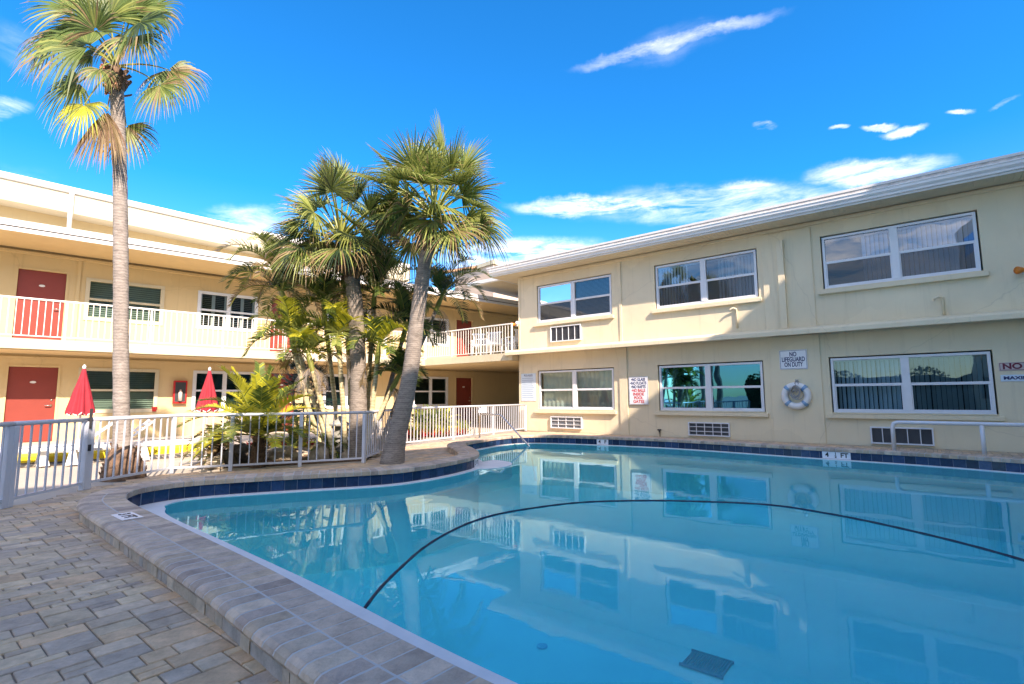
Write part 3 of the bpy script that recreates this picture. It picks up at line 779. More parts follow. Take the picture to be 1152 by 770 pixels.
t, b_ = sign('no_diving_sign', -2.55, -1.13, 1.585, 1.75, .0, simple('sign_pinkish', (.55, .46, .44), .4), 'long NO DIVING sign at the right edge, right of the last lower window')
b_.build('border', M['inkmaroon'], t)
text('lettering', 'NO DIVING', .15, FR, -1.18, 1.667, .0135, M['inkmaroon'], t, align='LEFT', width=.92, bold=.006)
t, b_ = sign('pool_load_sign', -2.55, -1.14, 1.375, 1.505, .0, M['signblue'], 'narrow pale blue MAXIMUM POOL LOAD sign below the NO DIVING sign')
text('lettering', 'MAXIMUM POOL LOAD', .085, FR, -1.18, 1.44, .0135, M['inkblue'], t, align='LEFT', width=1.2, bold=.004)

# life ring on its hook
t = empty('life_ring', FR(2.47, 1.13, .05), 'white life ring with pale blue bands and coiled rope hung on the wall', 'life ring')
mb = MB(); c = FR(2.47, 1.12, .085); ring = [c + FR.u*(.25*cos(a))+FR.k*(.25*sin(a)) for a in [k*2*pi/40 for k in range(41)]]
mb.tube(ring, .078, 14, cap=False); mb.build('ring_body', M['white'], t, smooth=True)
for a0 in (45, 135, 225, 315):
    mb = MB(); aa = [radians(a0-8+k*4) for k in range(5)]
    mb.tube([c + FR.u*(.25*cos(a))+FR.k*(.25*sin(a)) for a in aa], .083, 14); mb.build('band', M['ringband'], t, smooth=True)
mb = MB()
for lp in range(5):
    ph = random.uniform(0, 6); w = random.uniform(.07, .13); h = random.uniform(.10, .17); cc = FR(2.47+random.uniform(-.05, .02), 1.17+random.uniform(-.10, .08), .18)
    mb.tube([cc+FR.u*(w*cos(a))+FR.k*(h*sin(a))+FR.d*(.02*sin(2*a+ph)) for a in [ph+k*2*pi/18 for k in range(17)]], .010, 6)
mb.tube([FR(2.44, 1.50, .05), FR(2.47, 1.42, .14), FR(2.42, 1.25, .18)], .016, 6); mb.tube([FR(2.44, 1.50, .05), FR(2.40, 1.40, .14), FR(2.44, 1.2, .18)], .016, 6)
mb.build('rope', M['rope'], t, smooth=True)
mb = MB(); mb.box(FR, 2.40, 2.48, 1.42, 1.52, .03, .05); mb.tube([FR(2.44, 1.50, .05), FR(2.44, 1.47, .12), FR(2.44, 1.51, .16)], .014, 8); mb.build('hook', M['chrome'], t)

# depth markers in the tile band
def marker(cx, s0, lines, label, w, h=.13):
    i = min(range(len(PATH)), key=lambda k: abs((PATH[k]-cx).length))
    p, n_ = PATH[i], NRM[i]; tdir = Vector((-n_.y, n_.x, 0))
    if tdir.dot(Vector((1, 0, 0))) < 0: tdir = -tdir
    f = Fr(p, tdir, -n_)
    t = empty('depth_marker', f(0, 0, .01), label, 'depth marker', 'pool depth markers')
    mb = MB(); mb.box(f, -w/2, w/2, -.066, .060, .004, .012); mb.build('marker_tile', M['signwhite'], t)
    for (s_, u, z, sz) in lines: text('lettering', s_, sz, f, u, z, .0125, M['inkblack'], t, flip=False, bold=.003)
marker(gp(950, 514, Z_W), 0, [('4', -.15, .0, .12), ('1', -.01, .028, .06), ('2', -.01, -.028, .06), ('FT', .13, .0, .12)], 'wide white depth marker reading 4 1/2 FT in the tiles below the life ring', .46)
marker(gp(682, 500, Z_W), 0, [('4', -.075, .0, .12), ('F', .075, .0, .12)], 'small white depth marker in the far tiles near the tall ban sign', .30)
marker(R(6.62, 6.18), 0, [('3', -.06, .0, .11), ('FT', .06, .0, .08)], 'white depth marker tile at the tip of the peninsula above the half-round step', .26)
pm = gp(143, 580.5, .134); f = Fr(pm, dR, -nR)
t = empty('depth_marker', pm, 'white depth marker set flat in the near corner of the stone coping', 'depth marker', 'pool depth markers')
mb = MB(); P_ = [pm+dR*a+nR*b for a, b in ((-.16, -.075), (.16, -.075), (.16, .075), (-.16, .075))]; mb.prism(P_, .131, .134); mb.build('marker_tile', M['signwhite'], t)
class Flat:
    o = pm; u = -dR; k = nR; d = Vector((0, 0, 1))
    def __call__(s, u, z, d=0.0): return s.o+s.u*u+s.k*z+s.d*d
for s_, u, sz in (('3', -.09, .12), ('FT', .05, .12)): text('lettering', s_, sz, Flat(), u, 0, .0015, M['inkblack'], t, flip=False, bold=.003)

# white handrail beside the far coping, steel handrail into the pool
t = empty('white_handrail', R(12.8, -.7), 'white tubular handrail between the far coping and the right lower window', 'handrail')
mb = MB(); mb.tube([R(12.8, .60, 0), R(12.8, .60, .50), R(12.8, .575, .56), R(12.8, .52, .585), R(12.8, -.7, .585), R(12.8, -4, .565)], .038, 10); mb.build('rail', M['whitegrey'], t, smooth=True)
for s_ in (-.72, -2.3): mb = MB(); mb.tube([R(12.8, s_, 0), R(12.8, s_, .56)], .036, 10); mb.build('post', M['whitegrey'], t, smooth=True)
t = empty('steel_handrail', gp(539.5, 493.5), 'bent steel handrail running from the deck down into the far corner of the pool', 'handrail')
a = gp(539.5, 493.5); e = gp(596, 503, -.10)
b1 = Vector((a.x, a.y, .60)); hd = (Vector((e.x, e.y, 0))-Vector((a.x, a.y, 0)))
m1 = a + hd*.42
mb = MB(); mb.tube([a, b1, b1+hd*.02+Vector((0, 0, .05)), b1+hd*.06+Vector((0, 0, .07)), Vector((m1.x, m1.y, .66)), Vector((m1.x, m1.y, .66))+hd*.05+Vector((0, 0, -.03)), e, e+Vector((0, 0, -.8))+hd*.1], .024, 10); mb.build('rail', M['steel'], t, smooth=True)
mb = MB(); mb.lathe(a, [(.05, 0), (.05, .01), (.03, .03)], 14); mb.build('floor_flange', M['steel'], t)

# ------------------------------------------------------------------ garden wing (left building)
bL = empty('motel_building', L(19, 5), 'long yellow two-storey motel wing with red doors and a balcony walkway behind the garden', 'building')
UZ, LZ = 2.66, 0.10
winL = [(.50, 2.30), (3.30, 5.02), (7.5, 9.2), (11.30, 13.0), (-3.5, -1.8), (20, 21.8)]
doorL = [(-.98, .03), (5.50, 6.45), (13.48, 14.40), (18.2, 19.1)]
holes = []
for a, b in winL: holes += [(a, b, .80, 2.0), (a, b, 3.46, 4.60)]
for a, b in doorL: holes += [(a, b, 0.0, 2.03), (a, b, UZ+.005, 4.69)]
wall_holes('wall', FL, -12, 28, -.03, 5.9, holes, .2, M['wallL'], bL)
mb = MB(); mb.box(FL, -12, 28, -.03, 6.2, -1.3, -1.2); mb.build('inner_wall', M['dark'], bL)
# walkway slab and terrace
rb = 13.65
def isect_l_r(l, r):
    # point with distL=l, distR=r
    A = Matrix(((nL.x, nL.y), (nR.x, nR.y))); v = A.inverted() @ Vector((l, r)); return Vector((v.x, v.y, 0))
cB = isect_l_r(17.5, rb)
poly = [L(17.5, -12), cB, R(rb, 11.02), R(30, 11.02), L(18.998, 28), L(18.998, -12)]
mb = MB(); mb.prism(poly, 2.40, 2.655); mb.build('walkway_slab', M['trimL'], bL)
mb = MB()
poly2 = [L(17.56, -12), isect_l_r(17.56, rb+.06), R(rb+.06, 11.08), R(30, 11.08), L(18.99, 28), L(18.99, -12)]
mb.prism(poly2, 2.372, 2.398); mb.build('walkway_soffit', M['soffitL'], bL)
# ground-floor sidewalk
mb = MB(); mb.prism([L(15.6, -12), L(15.6, 9), L(18.99, 9), L(18.99, -12)], -.03, .0); o = struct(mb.build('sidewalk', simple('sidewalk_concrete', (.56, .50, .42), .9, var=.12, scale=4)))
# upper roof overhang, white edge
mb = MB(); extr(mb, Fr(nL*17.3, dL, -nL), [(0, 5.27), (-1.69, 5.23), (-1.69, 5.26), (-.05, 5.30)], -12, 30); mb.build('roof_soffit', M['soffitL'], bL)
FF = Fr(nL*17.3, dL, -nL)
mb = MB(); extr(mb, FF, [(.02, 5.27), (.02, 5.37), (-.05, 5.37), (-.05, 5.27)], -12, 30)
extr(mb, FF, [(.03, 5.40), (.045, 5.56), (-.35, 5.66), (-1.5, 5.70), (-1.5, 5.42), (-.03, 5.42)], -12, 30)
mb.build('roof_edge', M['whiteroof'], bL)
mb = MB(); mb.box(FF, -12, 30, 5.365, 5.41, -.2, .0); mb.build('roof_joint', M['groove'], bL)
mb = MB(); mb.box(FL, -12, 28, 5.09, 5.16, .0, .10); mb.box(FL, -12, 28, 2.27, 2.30, 0, .05); mb.build('wall_beam', M['wallL'], bL)
for t_ in (.28, 10.6): mb = MB(); mb.box(FL, t_-.04, t_+.04, 2.66, 5.09, 0, .04); mb.build('pilaster', M['wallL'], bL)
# set-back upper band
mb = MB(); mb.box(Fr(nL*18.9, dL, -nL), -12, 10.5, 5.71, 6.62, -3, 0); mb.build('upper_wall', M['wallL'], bL)
def tilt(zz, t_): return zz - .035*(t_+1.4)
def ext2(name, prof, mat):
    m_ = MB(); n = len(prof)
    for t_ in (-12, 10.6): m_.v += [tuple(FF(t_, tilt(z, t_), d)) for d, z in prof]
    for k in range(n): m_.face([k, (k+1) % n, n+(k+1) % n, n+k])
    m_.face(range(n)); m_.face([n+k for k in range(n)][::-1]); return m_.build(name, mat, bL)
ext2('upper_fascia', [(-.97, 6.30), (-.97, 6.84), (-4.6, 6.84), (-4.6, 6.30)], M['trimL'])
ext2('roof_edge', [(-.91, 6.86), (-.89, 6.93), (-.95, 7.03), (-1.6, 7.08), (-4.6, 7.08), (-4.6, 6.845), (-.95, 6.845)], M['whiteroof'])
t0, _z = onL(79, 240, 18.2)
mb = MB(); mb.tube([FF(t0, 6.80, -.90), FF(t0, 6.25, -.90), FF(t0, 6.15, -1.0), FF(t0, 5.80, -1.2)], .055, 8); mb.build('downspout', M['white'], bL, smooth=True)
# connecting roof over the terrace
mb = MB(); mb.prism([R(15.9, 10.2), R(15.9, 15.2), R(21, 15.2), R(21, 10.2)], 5.92, 6.02); mb.build('connecting_roof', M['soffitR'], bL)
mb = MB(); FC = Fr(nR*15.9, dR, -nR); extr(mb, FC, [(0, 5.93), (.09, 5.95), (.12, 6.08), (0, 6.12)], 10.2, 15.25); mb.build('gutter', M['gutter'], bL)
# distant block
bD = empty('distant_building', at(555, 293, 31), 'pale pink building with a small tiled roof behind the motel roofs', 'building')
cc = at(555, 293, 30); zt = cc.z
a1 = at(512, 302.5, 33); a1.z = 0; a2 = at(590, 300.5, 32.5); a2.z = 0; c0 = Vector((cc.x, cc.y, 0))
mb = MB(); mb.prism([c0, a1, a1+Vector((3, 9, 0)), a2+Vector((3, 8, 0)), a2], 0, zt-.25); mb.build('wall', M['pinkwall'], bD)
mb = MB(); mb.prism([c0+Vector((0, -.15, 0)), a1+Vector((-.15, 0, 0)), a1+Vector((3, 9, 0)), a2+Vector((3, 8, 0)), a2+Vector((.1, 0, 0))], zt-.24, zt); mb.build('parapet', M['trimL'], bD)
mb = MB(); p = at(497, 304, 29.5); q = at(536, 298, 28.8)
for k in range(14):
    a_ = p.lerp(q, k/14); b__ = p.lerp(q, (k+.8)/14)
    mb.tube([(a_+b__)/2 + Vector((0, -.35, -.28)), (a_+b__)/2+Vector((0, .6, .05))], .085, 7)
mb.build('tiled_roof', M['terracotta'], bD, smooth=True)

# windows and doors of the garden wing
def windowL(a, b, z0, z1, style):
    fw = .05; um = (a+b)/2; zm = (z0+z1)/2; dr = -.05
    mb = MB()
    mb.box(FL, a-.05, b+.05, z0-.06, z0+fw, -.1, .025); mb.box(FL, a-.05, b+.05, z1-fw, z1+.04, -.1, .025)
    mb.box(FL, a-.05, a+fw, z0+fw, z1-fw, -.1, .025); mb.box(FL, b-fw, b+.05, z0+fw, z1-fw, -.1, .025)
    if style != 'wide': mb.box(FL, um-.06, um+.06, z0+fw, z1-fw, -.1, .02)
    sp = ((a+fw, um-.06), (um+.06, b-fw)) if style != 'wide' else ((a+fw, b-fw),)
    for u0, u1 in sp: mb.box(FL, u0, u1, zm-.03, zm+.03, -.07, .01)
    w = mb.build('window', M['whitegrey'] if style != 'wide' else M['trimL'], bL)
    for u0, u1 in sp:
        for c, d in ((z0+fw, zm-.03), (zm+.03, z1-fw)):
            mb = MB(); mb.poly([FL(u0, c, -.04), FL(u1, c, -.04), FL(u1, d, -.04), FL(u0, d, -.04)]); mb.build('pane', M['greenglass'], w)
    mb = MB(); mt = M['louver'] if style == 'wide' else (M['white'] if style == 'shutter' else M['louver_dark'])
    for u0, u1 in sp:
        parts = ((u0, u1),)
        if style == 'shutter':
            m2 = (u0+u1)/2; parts = ((u0+.05, m2-.05), (m2+.05, u1-.05))
            mb.box(FL, u0, u0+.05, z0+fw, z1-fw, -.12, -.09); mb.box(FL, u1-.05, u1, z0+fw, z1-fw, -.12, -.09); mb.box(FL, m2-.05, m2+.05, z0+fw, z1-fw, -.12, -.09)
        for p, q in parts:
            z = z0+fw+.01
            st = .062
            while z < z1-fw-.03:
                if style == 'shutter': mb.poly([FL(p, z, -.10), FL(q, z, -.10), FL(q, z+.012, -.14), FL(p, z+.012, -.14)])
                else: mb.poly([FL(p, z, -.07), FL(q, z, -.07), FL(q, z+st*.92, -.11), FL(p, z+st*.92, -.11)])
                z += st
    mb.build('louvres', mt, w, recalc=False)
    return w
for (a, b), st in zip(winL, ['wide', 'shutter', 'plain', 'plain', 'wide', 'plain']):
    windowL(a, b, .80, 2.0, st if st != 'shutter' else 'plain'); windowL(a, b, 3.46, 4.60, st)
def doorL_(a, b, z0, z1, hinge):
    mb = MB(); mb.box(FL, a+.012, b-.012, z0+.012, z1-.012, -.1, -.05); d = mb.build('door', M['door'], bL, bevel=.004)
    mb = MB(); mb.box(FL, a-.045, a+.010, z0+.001, z1+.045, -.12, .018); mb.box(FL, b-.010, b+.045, z0+.001, z1+.045, -.12, .018); mb.box(FL, a+.0101, b-.0101, z1-.010, z1+.045, -.12, .018); mb.build('door_frame', M['wallL'], d)
    hz = z0+.98; hu = b-.10
    mb = MB(); mb.tube([FL(hu, hz, -.05), FL(hu, hz, .0), FL(hu-.02, hz, .015), FL(hu-.13, hz, .015)], .013, 8); mb.tube([FL(hu, hz, -.05), FL(hu, hz, -.04)], .03, 12)
    mb.tube([FL(hu, hz+.15, -.05), FL(hu, hz+.15, -.03)], .025, 12); mb.build('handle', M['chrome'], d, smooth=True)
    c = FL((a+b)/2, z1-.42, -.047); mb = MB(); pts = [c+FL.u*(.065*cos(k*pi/10))+FL.k*(.032*sin(k*pi/10)) for k in range(20)]
    bb = len(mb.v); mb.v += [tuple(p) for p in pts]+[tuple(p+FL.d*.008) for p in pts]; mb.face(range(20)); mb.face(range(20, 40))
    for k in range(20): mb.face([k, (k+1) % 20, 20+(k+1) % 20, 20+k])
    mb.build('number_plate', M['white'], d)
for a, b in doorL:
    doorL_(a, b, 0.0, 2.03, 0); doorL_(a, b, UZ+.005, 4.69, 0)
# balcony rail: posts, rails and single balusters
balcount = [0]
def railing(parent, A, B, z0, zr, npost, gap, matr, part='railing', br=.008, post=.045, top=.035, nbudget=100, firstpost=True):
    A = Vector(A); B = Vector(B); d = B-A; Ln = d.length; d.normalize()
    f = Fr(Vector((A.x, A.y, 0)), d, Vector((d.y, -d.x, 0)))
    mb = MB(); mb.box(f, 0, Ln, zr-.03, zr+.012, -top/2-.006, top/2+.006); mb.box(f, 0, Ln, z0+.06, z0+.085, -.014, .014)
    rl = mb.build(part, matr, parent, bevel=.006)
    for k in range(0 if firstpost else 1, npost+1):
        x = min(max(Ln*k/npost, post/2), Ln-post/2); mb = MB(); mb.box(f, x-post/2, x+post/2, z0, zr-.031, -post/2+.004, post/2-.004); mb.build('post', matr, rl)
    n = int(Ln/gap); proto = None; rest = MB()
    for k in range(n):
        x = (k+.5)*Ln/n
        if any(abs(x-Ln*j/npost) < gap*.45 for j in range(npost+1)): continue
        if balcount[0] < nbudget:
            p = f(x, 0, 0)
            if proto is None:
                m_ = MB(); m_.box(Fr((0, 0, 0), d, f.d), -br, br, z0+.086, zr-.031, -br, br); proto = m_.build('baluster', matr, rl)
                proto.matrix_parent_inverse = Matrix.Translation(-world_loc(rl)); proto.location = (p.x, p.y, 0); b_ = proto
            else:
                b_ = proto.copy(); COL.objects.link(b_); b_.parent = rl; b_.matrix_parent_inverse = proto.matrix_parent_inverse.copy(); b_.location = (p.x, p.y, 0)
            balcount[0] += 1
        else: rest.box(f, x-br, x+br, z0+.086, zr-.031, -br, br)
    if rest.f: o = rest.build('baluster_row', matr, rl); o['kind'] = 'stuff'
    return rl
M['railwhite'] = simple('cream_white_rail_paint', (.84, .82, .76), .4, var=.03)
FA = lambda t_: L(17.56, t_)
railing(bL, FA(-1.75), FA(9.2), UZ, 3.68, 6, .135, M['railwhite'])
balcount[0] = 100
railing(bL, FA(9.2), isect_l_r(17.56, rb+.06), UZ, 3.68, 1, .135, M['railwhite'])
railing(bL, FA(-9), FA(-1.75), UZ, 3.68, 4, .135, M['railwhite'])
balcount[0] = 64
railing(bL, isect_l_r(17.56, rb+.06), R(rb+.06, 11.05), UZ, 3.68, 3, .125, M['railwhite'], nbudget=100)
# stair landing hanging at the end of the pool wing
mb = MB(); mb.prism([R(16.2, 11.02), R(16.2, 12.4), R(19.5, 12.4), R(19.5, 11.02)], 1.20, 1.32); mb.build('stair_landing', M['wallL'], bR)
balcount[0] = 200
railing(bR, R(16.25, 12.35), R(16.25, 11.05), 1.32, 2.25, 1, .12, M['railwhite'], nbudget=0)

# fire extinguisher cabinet
u0, z1_ = onL(196, 428.5); u1, z0_ = onL(206.5, 454)
t = empty('fire_extinguisher_cabinet', FL(u0+.1, z0_, 0), 'red fire extinguisher cabinet on the ground-floor wall between two windows', 'fire extinguisher')
mb = MB(); mb.box(FL, u0-.02, u0+.34, z0_, z1_, 0, .14); mb.build('cabinet', M['redpaint'], t, bevel=.01)
mb = MB(); mb.box(FL, u0+.02, u0+.30, z0_+.05, z1_-.05, .14, .142); mb.build('door_window', M['dark'], t)
mb = MB(); c = FL(u0+.16, z0_+.07, .165); mb.lathe(c, [(.055, 0), (.055, .26), (.03, .32), (.02, .36)], 14); mb.build('extinguisher', simple('pale_red', (.7, .55, .5), .4), t, smooth=True)
t_ = onL(174, 461, 18.9); mb = MB(); c = FL(t_[0], .86, .03); mb = MB(); mb.lathe(c, [(.05, -.10), (.075, .04)], 12); o = mb.build('flower_cup', M['redpaint']); tag(o, 'small red cup on the sill of the wide lower window', 'cup')

# ------------------------------------------------------------------ pool fence
def fence(pts, name, label, zt, cat='fence', gap=.125, postpos=None, doubles=()):
    t = empty(name, Vector((pts[0].x, pts[0].y, 0)), label, cat)
    mb = MB(); tp_ = [Vector((p.x, p.y, zt-.022)) for p in pts]
    mb.tube(tp_, .026, 10); mb.build('top_rail', M['fence'], t, smooth=True)
    mb = MB()
    for a, b in zip(pts, pts[1:]): mb.bar(Vector((a.x, a.y, .085)), Vector((b.x, b.y, .085)), .03, .03)
    mb.build('bottom_rail', M['fence'], t)
    proto = None
    for i, (a, b) in enumerate(zip(pts, pts[1:])):
        Ln = (b-a).length; d = (b-a).normalized(); n = max(2, round(Ln/gap))
        for k in range(1, n):
            p = a+d*(Ln*k/n)
            if proto is None or i != li:
                m_ = MB(); m_.box(Fr((0, 0, 0), d, Vector((d.y, -d.x, 0))), -.009, .009, .101, zt-.04, -.009, .009)
                proto = m_.build('baluster', M['fence'], t, bevel=.002); proto.location = (p.x, p.y, 0); li = i
            else:
                q = proto.copy(); COL.objects.link(q); q.parent = t; q.matrix_parent_inverse = proto.matrix_parent_inverse.copy(); q.location = (p.x, p.y, 0)
    for i, p in enumerate(pts):
        d = (pts[min(i+1, len(pts)-1)]-pts[max(i-1, 0)]).normalized()
        w = .028
        if i in doubles:
            for sgn in (-1, 1):
                mb = MB(); f = Fr(Vector((p.x, p.y, 0))+d*sgn*.034, d, Vector((d.y, -d.x, 0))); mb.box(f, -.031, .031, .0, zt-.046, -.031, .031); mb.build('post', M['fence'], t, bevel=.006)
        else:
            mb = MB(); f = Fr(Vector((p.x, p.y, 0)), d, Vector((d.y, -d.x, 0))); mb.box(f, -w, w, .0, zt-.046, -w, w); mb.build('post', M['fence'], t, bevel=.005)
    return t
ft = FENCE
fence([ft[0], ft[1]], 'pool_fence', 'short white fence panel at the far left edge of the picture', .895, doubles=())
g = fence([ft[1], ft[2]], 'pool_gate', 'white barred pool gate between two double posts at the left', .895, cat='gate', doubles=(0, 1))
mb = MB(); c = Vector((ft[2].x, ft[2].y, .98)); f = Fr(c, dL, -nL); mb.box(f, -.012, .02, -.22, .03, .03, .06); mb.build('latch', M['black'], g); mb = MB(); mb.box(f, -.02, .03, -.5, -.42, .03, .055); mb.build('lock', M['black'], g)
fence([ft[2]+(ft[4]-ft[2])*.02, ft[4], ft[5], ft[6], ft[7], ft[8]], 'pool_fence', 'white barred fence curving round the left end of the pool in front of the garden', .895)
fr2 = [ft[8], ft[8].lerp(ft[9], .33), ft[8].lerp(ft[9], .66), ft[9]]
fr2[0] = fr2[0] + (ft[9]-ft[8]).normalized()*.09
fg = fence(fr2, 'pool_fence', 'white barred fence from behind the leaning palm to the corner of the motel wing', .90)
c = at(545, 460.5, fr2[2].y); f = Fr(Vector((fr2[1].lerp(fr2[2], .72).x, fr2[1].lerp(fr2[2], .72).y-.04, .78)), Vector((1, 0, 0)), Vector((0, -1, 0)))
t = empty('fence_notice', f.o, 'small white notice hung on the far fence beside the steel handrail', 'sign')
mb = MB(); mb.box(f, -.13, .13, -.10, .07, 0, .01); mb.build('board', M['signwhite'], t)

# ------------------------------------------------------------------ palms
def strip(mb, pts, w, wdir, fold=0):
    "tapered leaf strip"
    n = len(pts); b = len(mb.v)
    for i, p in enumerate(pts):
        q = i/(n-1); ww = w*(.55+.45*min(1, q*4))*(1-q**2.2)+.0008
        mb.v.append(tuple(p-wdir*ww)); mb.v.append(tuple(p+wdir*ww))
    for i in range(n-1): mb.face([b+2*i, b+2*i+1, b+2*i+3, b+2*i+2])
def fan(mb, hub, axis, up, Rr, n=38, spread=2.5, droop=.5, w=.022, mats=None, tipmat=None, cup=.25, rnd=None):
    rnd = rnd or random
    axis = axis.normalized(); side = axis.cross(up).normalized(); nrm = side.cross(axis).normalized()
    for k in range(n):
        a = (k/(n-1)-.5)*2*spread + rnd.uniform(-.03, .03)
        ln_ = Rr*(.72+.28*cos(a*.55))*rnd.uniform(.88, 1.06)
        d = (axis*cos(a)+side*sin(a)+nrm*cup*(1-abs(a)/spread*.4)).normalized()
        start = hub + d*.04*Rr
        dr = droop*rnd.uniform(.75, 1.35); pts = []
        for i in range(6):
            q = i/5
            bend = max(0, q-.35)**1.7*1.9
            p = start + d*(ln_*(q - .22*dr*bend*q)) + Vector((0, 0, -1))*(ln_*dr*bend*.62) + nrm*(-.02*q)
            pts.append(p)
        wd = d.cross(nrm).normalized()
        m = rnd.choice(mats); mb.mat(m)
        b0 = len(mb.f); strip(mb, pts, w*Rr/.8, (wd*cos(.35*(-1)**k)+nrm*sin(.35*(-1)**k)))
        if tipmat and rnd.random() < .45:
            mb.mat(tipmat); ti = mb.cur
            mb.mi[-1] = ti
            if rnd.random() < .4: mb.mi[-2] = ti
def petiole(mb, a, b, sag=.1, r0=.022, r1=.010, mat=None):
    mb.mat(mat or M['petiole']); pts = []
    for i in range(6):
        q = i/5; pts.append(a.lerp(b, q)+Vector((0, 0, sag*4*q*(1-q))))
    mb.tube(pts, [r0+(r1-r0)*i/5 for i in range(6)], 5)
def trunk(path, rads, mat, parent, name='trunk'):
    # smooth interpolation and a slightly uneven surface
    P = [Vector(p) for p in path]; pts = []; rr = []
    for i in range(len(P)-1):
        p0 = P[max(i-1, 0)]; p1 = P[i]; p2 = P[i+1]; p3 = P[min(i+2, len(P)-1)]
        n = max(3, int((p2-p1).length/.07))
        for k in range(n):
            t = k/n; pts.append(.5*((2*p1)+(-p0+p2)*t+(2*p0-5*p1+4*p2-p3)*t*t+(-p0+3*p1-3*p2+p3)*t**3)); rr.append((rads[i]*(1-t)+rads[i+1]*t)*random.uniform(.965, 1.035))
    pts.append(P[-1]); rr.append(rads[-1])
    mb = MB(); mb.tube(pts, rr, 18); return mb.build(name, mat, parent, smooth=True)
def boots(top, axis, r, h, parent, name='boots', n=60):
    "criss-crossed old leaf bases"
    mb = MB(); axis = axis.normalized(); x = axis.cross(Vector((0, 1, 0))).normalized(); y = axis.cross(x)
    mb.tube([top-axis*h, top-axis*h*.5, top, top+axis*.15], [r*.6, r*.9, r*.85, r*.3], 12)
    for k in range(n):
        q = random.random(); a = random.uniform(0, 2*pi); rad = x*cos(a)+y*sin(a)
        b = top-axis*h*q + rad*r*.7; tip = b + rad*r*random.uniform(.5, .95) + axis*r*random.uniform(.5, 1.3)
        mb.bar(b, tip, .055, .02, up=axis)
    return mb.build(name, M['boot'], parent)

def sabal(name, label, path, rads, C, Rr, nf, seed, petl=.62, squash=1.0, mats=None, tip=None, maxdown=-.75, bmat=None, group=None, npt=36):
    rnd = random.Random(seed)
    t = empty(name, Vector((path[0].x, path[0].y, 0)), label, 'palm tree', group)
    trunk(path, rads, bmat or M['bark'], t)
    ax = (path[-1]-path[-2]).normalized()
    boots(path[-1]+ax*.1, ax, rads[-1]*1.45, .42, t)
    mb = MB()
    mats = mats or [M['leaf'], M['leaf'], M['leaf2'], M['leafdark']]
    for k in range(nf):
        q = (k+.5)/nf
        el = math.asin(1-(1-sin(maxdown))*q)           # from straight up to hanging
        az = k*2.39996+rnd.uniform(-.45, .45); el += rnd.uniform(-.22, .22)
        d = Vector((cos(az)*cos(el), sin(az)*cos(el), sin(el)))
        pl = petl*rnd.uniform(.55, 1.2)
        hub = C + d*pl*squash + Vector((0, 0, -.10*pl*(1-sin(el))))
        petiole(mb, C-Vector((0, 0, .25))+d*.08, hub, .05)
        ax2 = (d + Vector((0, 0, -.30*(1-max(0, sin(el)))))).normalized()
        up = Vector((0, 0, 1)) if abs(ax2.z) < .85 else Vector((cos(az), sin(az), 0))*-1
        up = Matrix.Rotation(rnd.uniform(-1.0, 1.0), 3, ax2) @ up
        age = q + rnd.uniform(-.1, .1)
        mm = mats if age < .80 else mats+[M['leafdry'], M['leafdry']]
        fan(mb, hub, ax2, up, Rr*rnd.uniform(.8, 1.1), npt, 1.65, .10+.6*q*q+rnd.uniform(0, .15), .0155, mm, tip, .28, rnd)
    mb.build('crown', None, t, recalc=False)
    return t
# leaning palm on the peninsula
dp1 = gp(441, 521).y
def tp1(x, y, k=0): return at(x, y, dp1+k)
p1 = [gp(441, 521)+Vector((0, 0, -.03)), tp1(446, 492, .02), tp1(455, 455, .04), tp1(463, 410, .06), tp1(469, 360, .08), tp1(476, 310, .1), tp1(483, 268, .12)]
sabal('cabbage_palm', 'cabbage palm leaning over the pool edge, its grey trunk standing on the peninsula deck', p1, [.22, .172, .152, .142, .135, .128, .12], tp1(488, 228, .14), .84, 46, 11, .86,
      mats=[M['leaf'], M['leaf2'], M['leaf2'], M['leaf2']], tip=M['leafdry'])
# upright palm behind the fence
dp2 = gp(403, 517.5).y+.25
def tp2(x, y, k=0): return at(x, y, dp2+k)
b2 = tp2(403, 517); b2.z = -.03
p2 = [b2, tp2(403, 480), tp2(403, 430), tp2(402, 385), tp2(399, 340), tp2(395, 300)]
sabal('cabbage_palm', 'straight cabbage palm growing upright just behind the fence, its crown left of the leaning palm', p2, [.19, .165, .155, .15, .15, .15], tp2(384, 254), .82, 42, 23, .84,
      mats=[M['leaf'], M['leaf2'], M['leafdark'], M['leaf2'], M['leaf2']], tip=M['leafdry'])

# tall fan palm at the left: each leaf placed where it hangs
dp0 = gp(138, 540).y+.25
def tp0(x, y, k=0): return at(x, y, dp0+k)
b0 = tp0(139, 538); b0.z = -.03
p0 = [b0, tp0(138, 518), tp0(137, 490), tp0(136, 400), tp0(136, 300), tp0(135, 200), tp0(133, 140), tp0(131, 85)]
t0_ = empty('fan_palm', Vector((b0.x, b0.y, 0)), 'tall slender fan palm at the left with drooping leaves high above the roof', 'palm tree')
trunk(p0, [.26, .17, .108, .100, .097, .094, .092, .09], M['barkpale'], t0_)
mb = MB(); mb.tube([b0, tp0(139, 526), tp0(138, 512), tp0(137.5, 503)], [.285, .26, .20, .13], 16)
for k in range(46):
    a = random.uniform(0, 2*pi); q = random.random(); c_ = b0.lerp(tp0(138, 506), q); rad = Vector((cos(a), sin(a), 0)); r_ = .27-.13*q
    mb.bar(c_+rad*(r_-.03), c_+rad*(r_+.02)+Vector((0, 0, .12)), .035, .014)
mb.build('root_boots', M['boot'], t0_)
ax = (p0[-1]-p0[-2]).normalized(); boots(p0[-1]+ax*.05, ax, .13, .38, t0_, n=46)
mb = MB(); r0_ = random.Random(5)
C0 = tp0(131, 74)
dryt = M['leafdry']
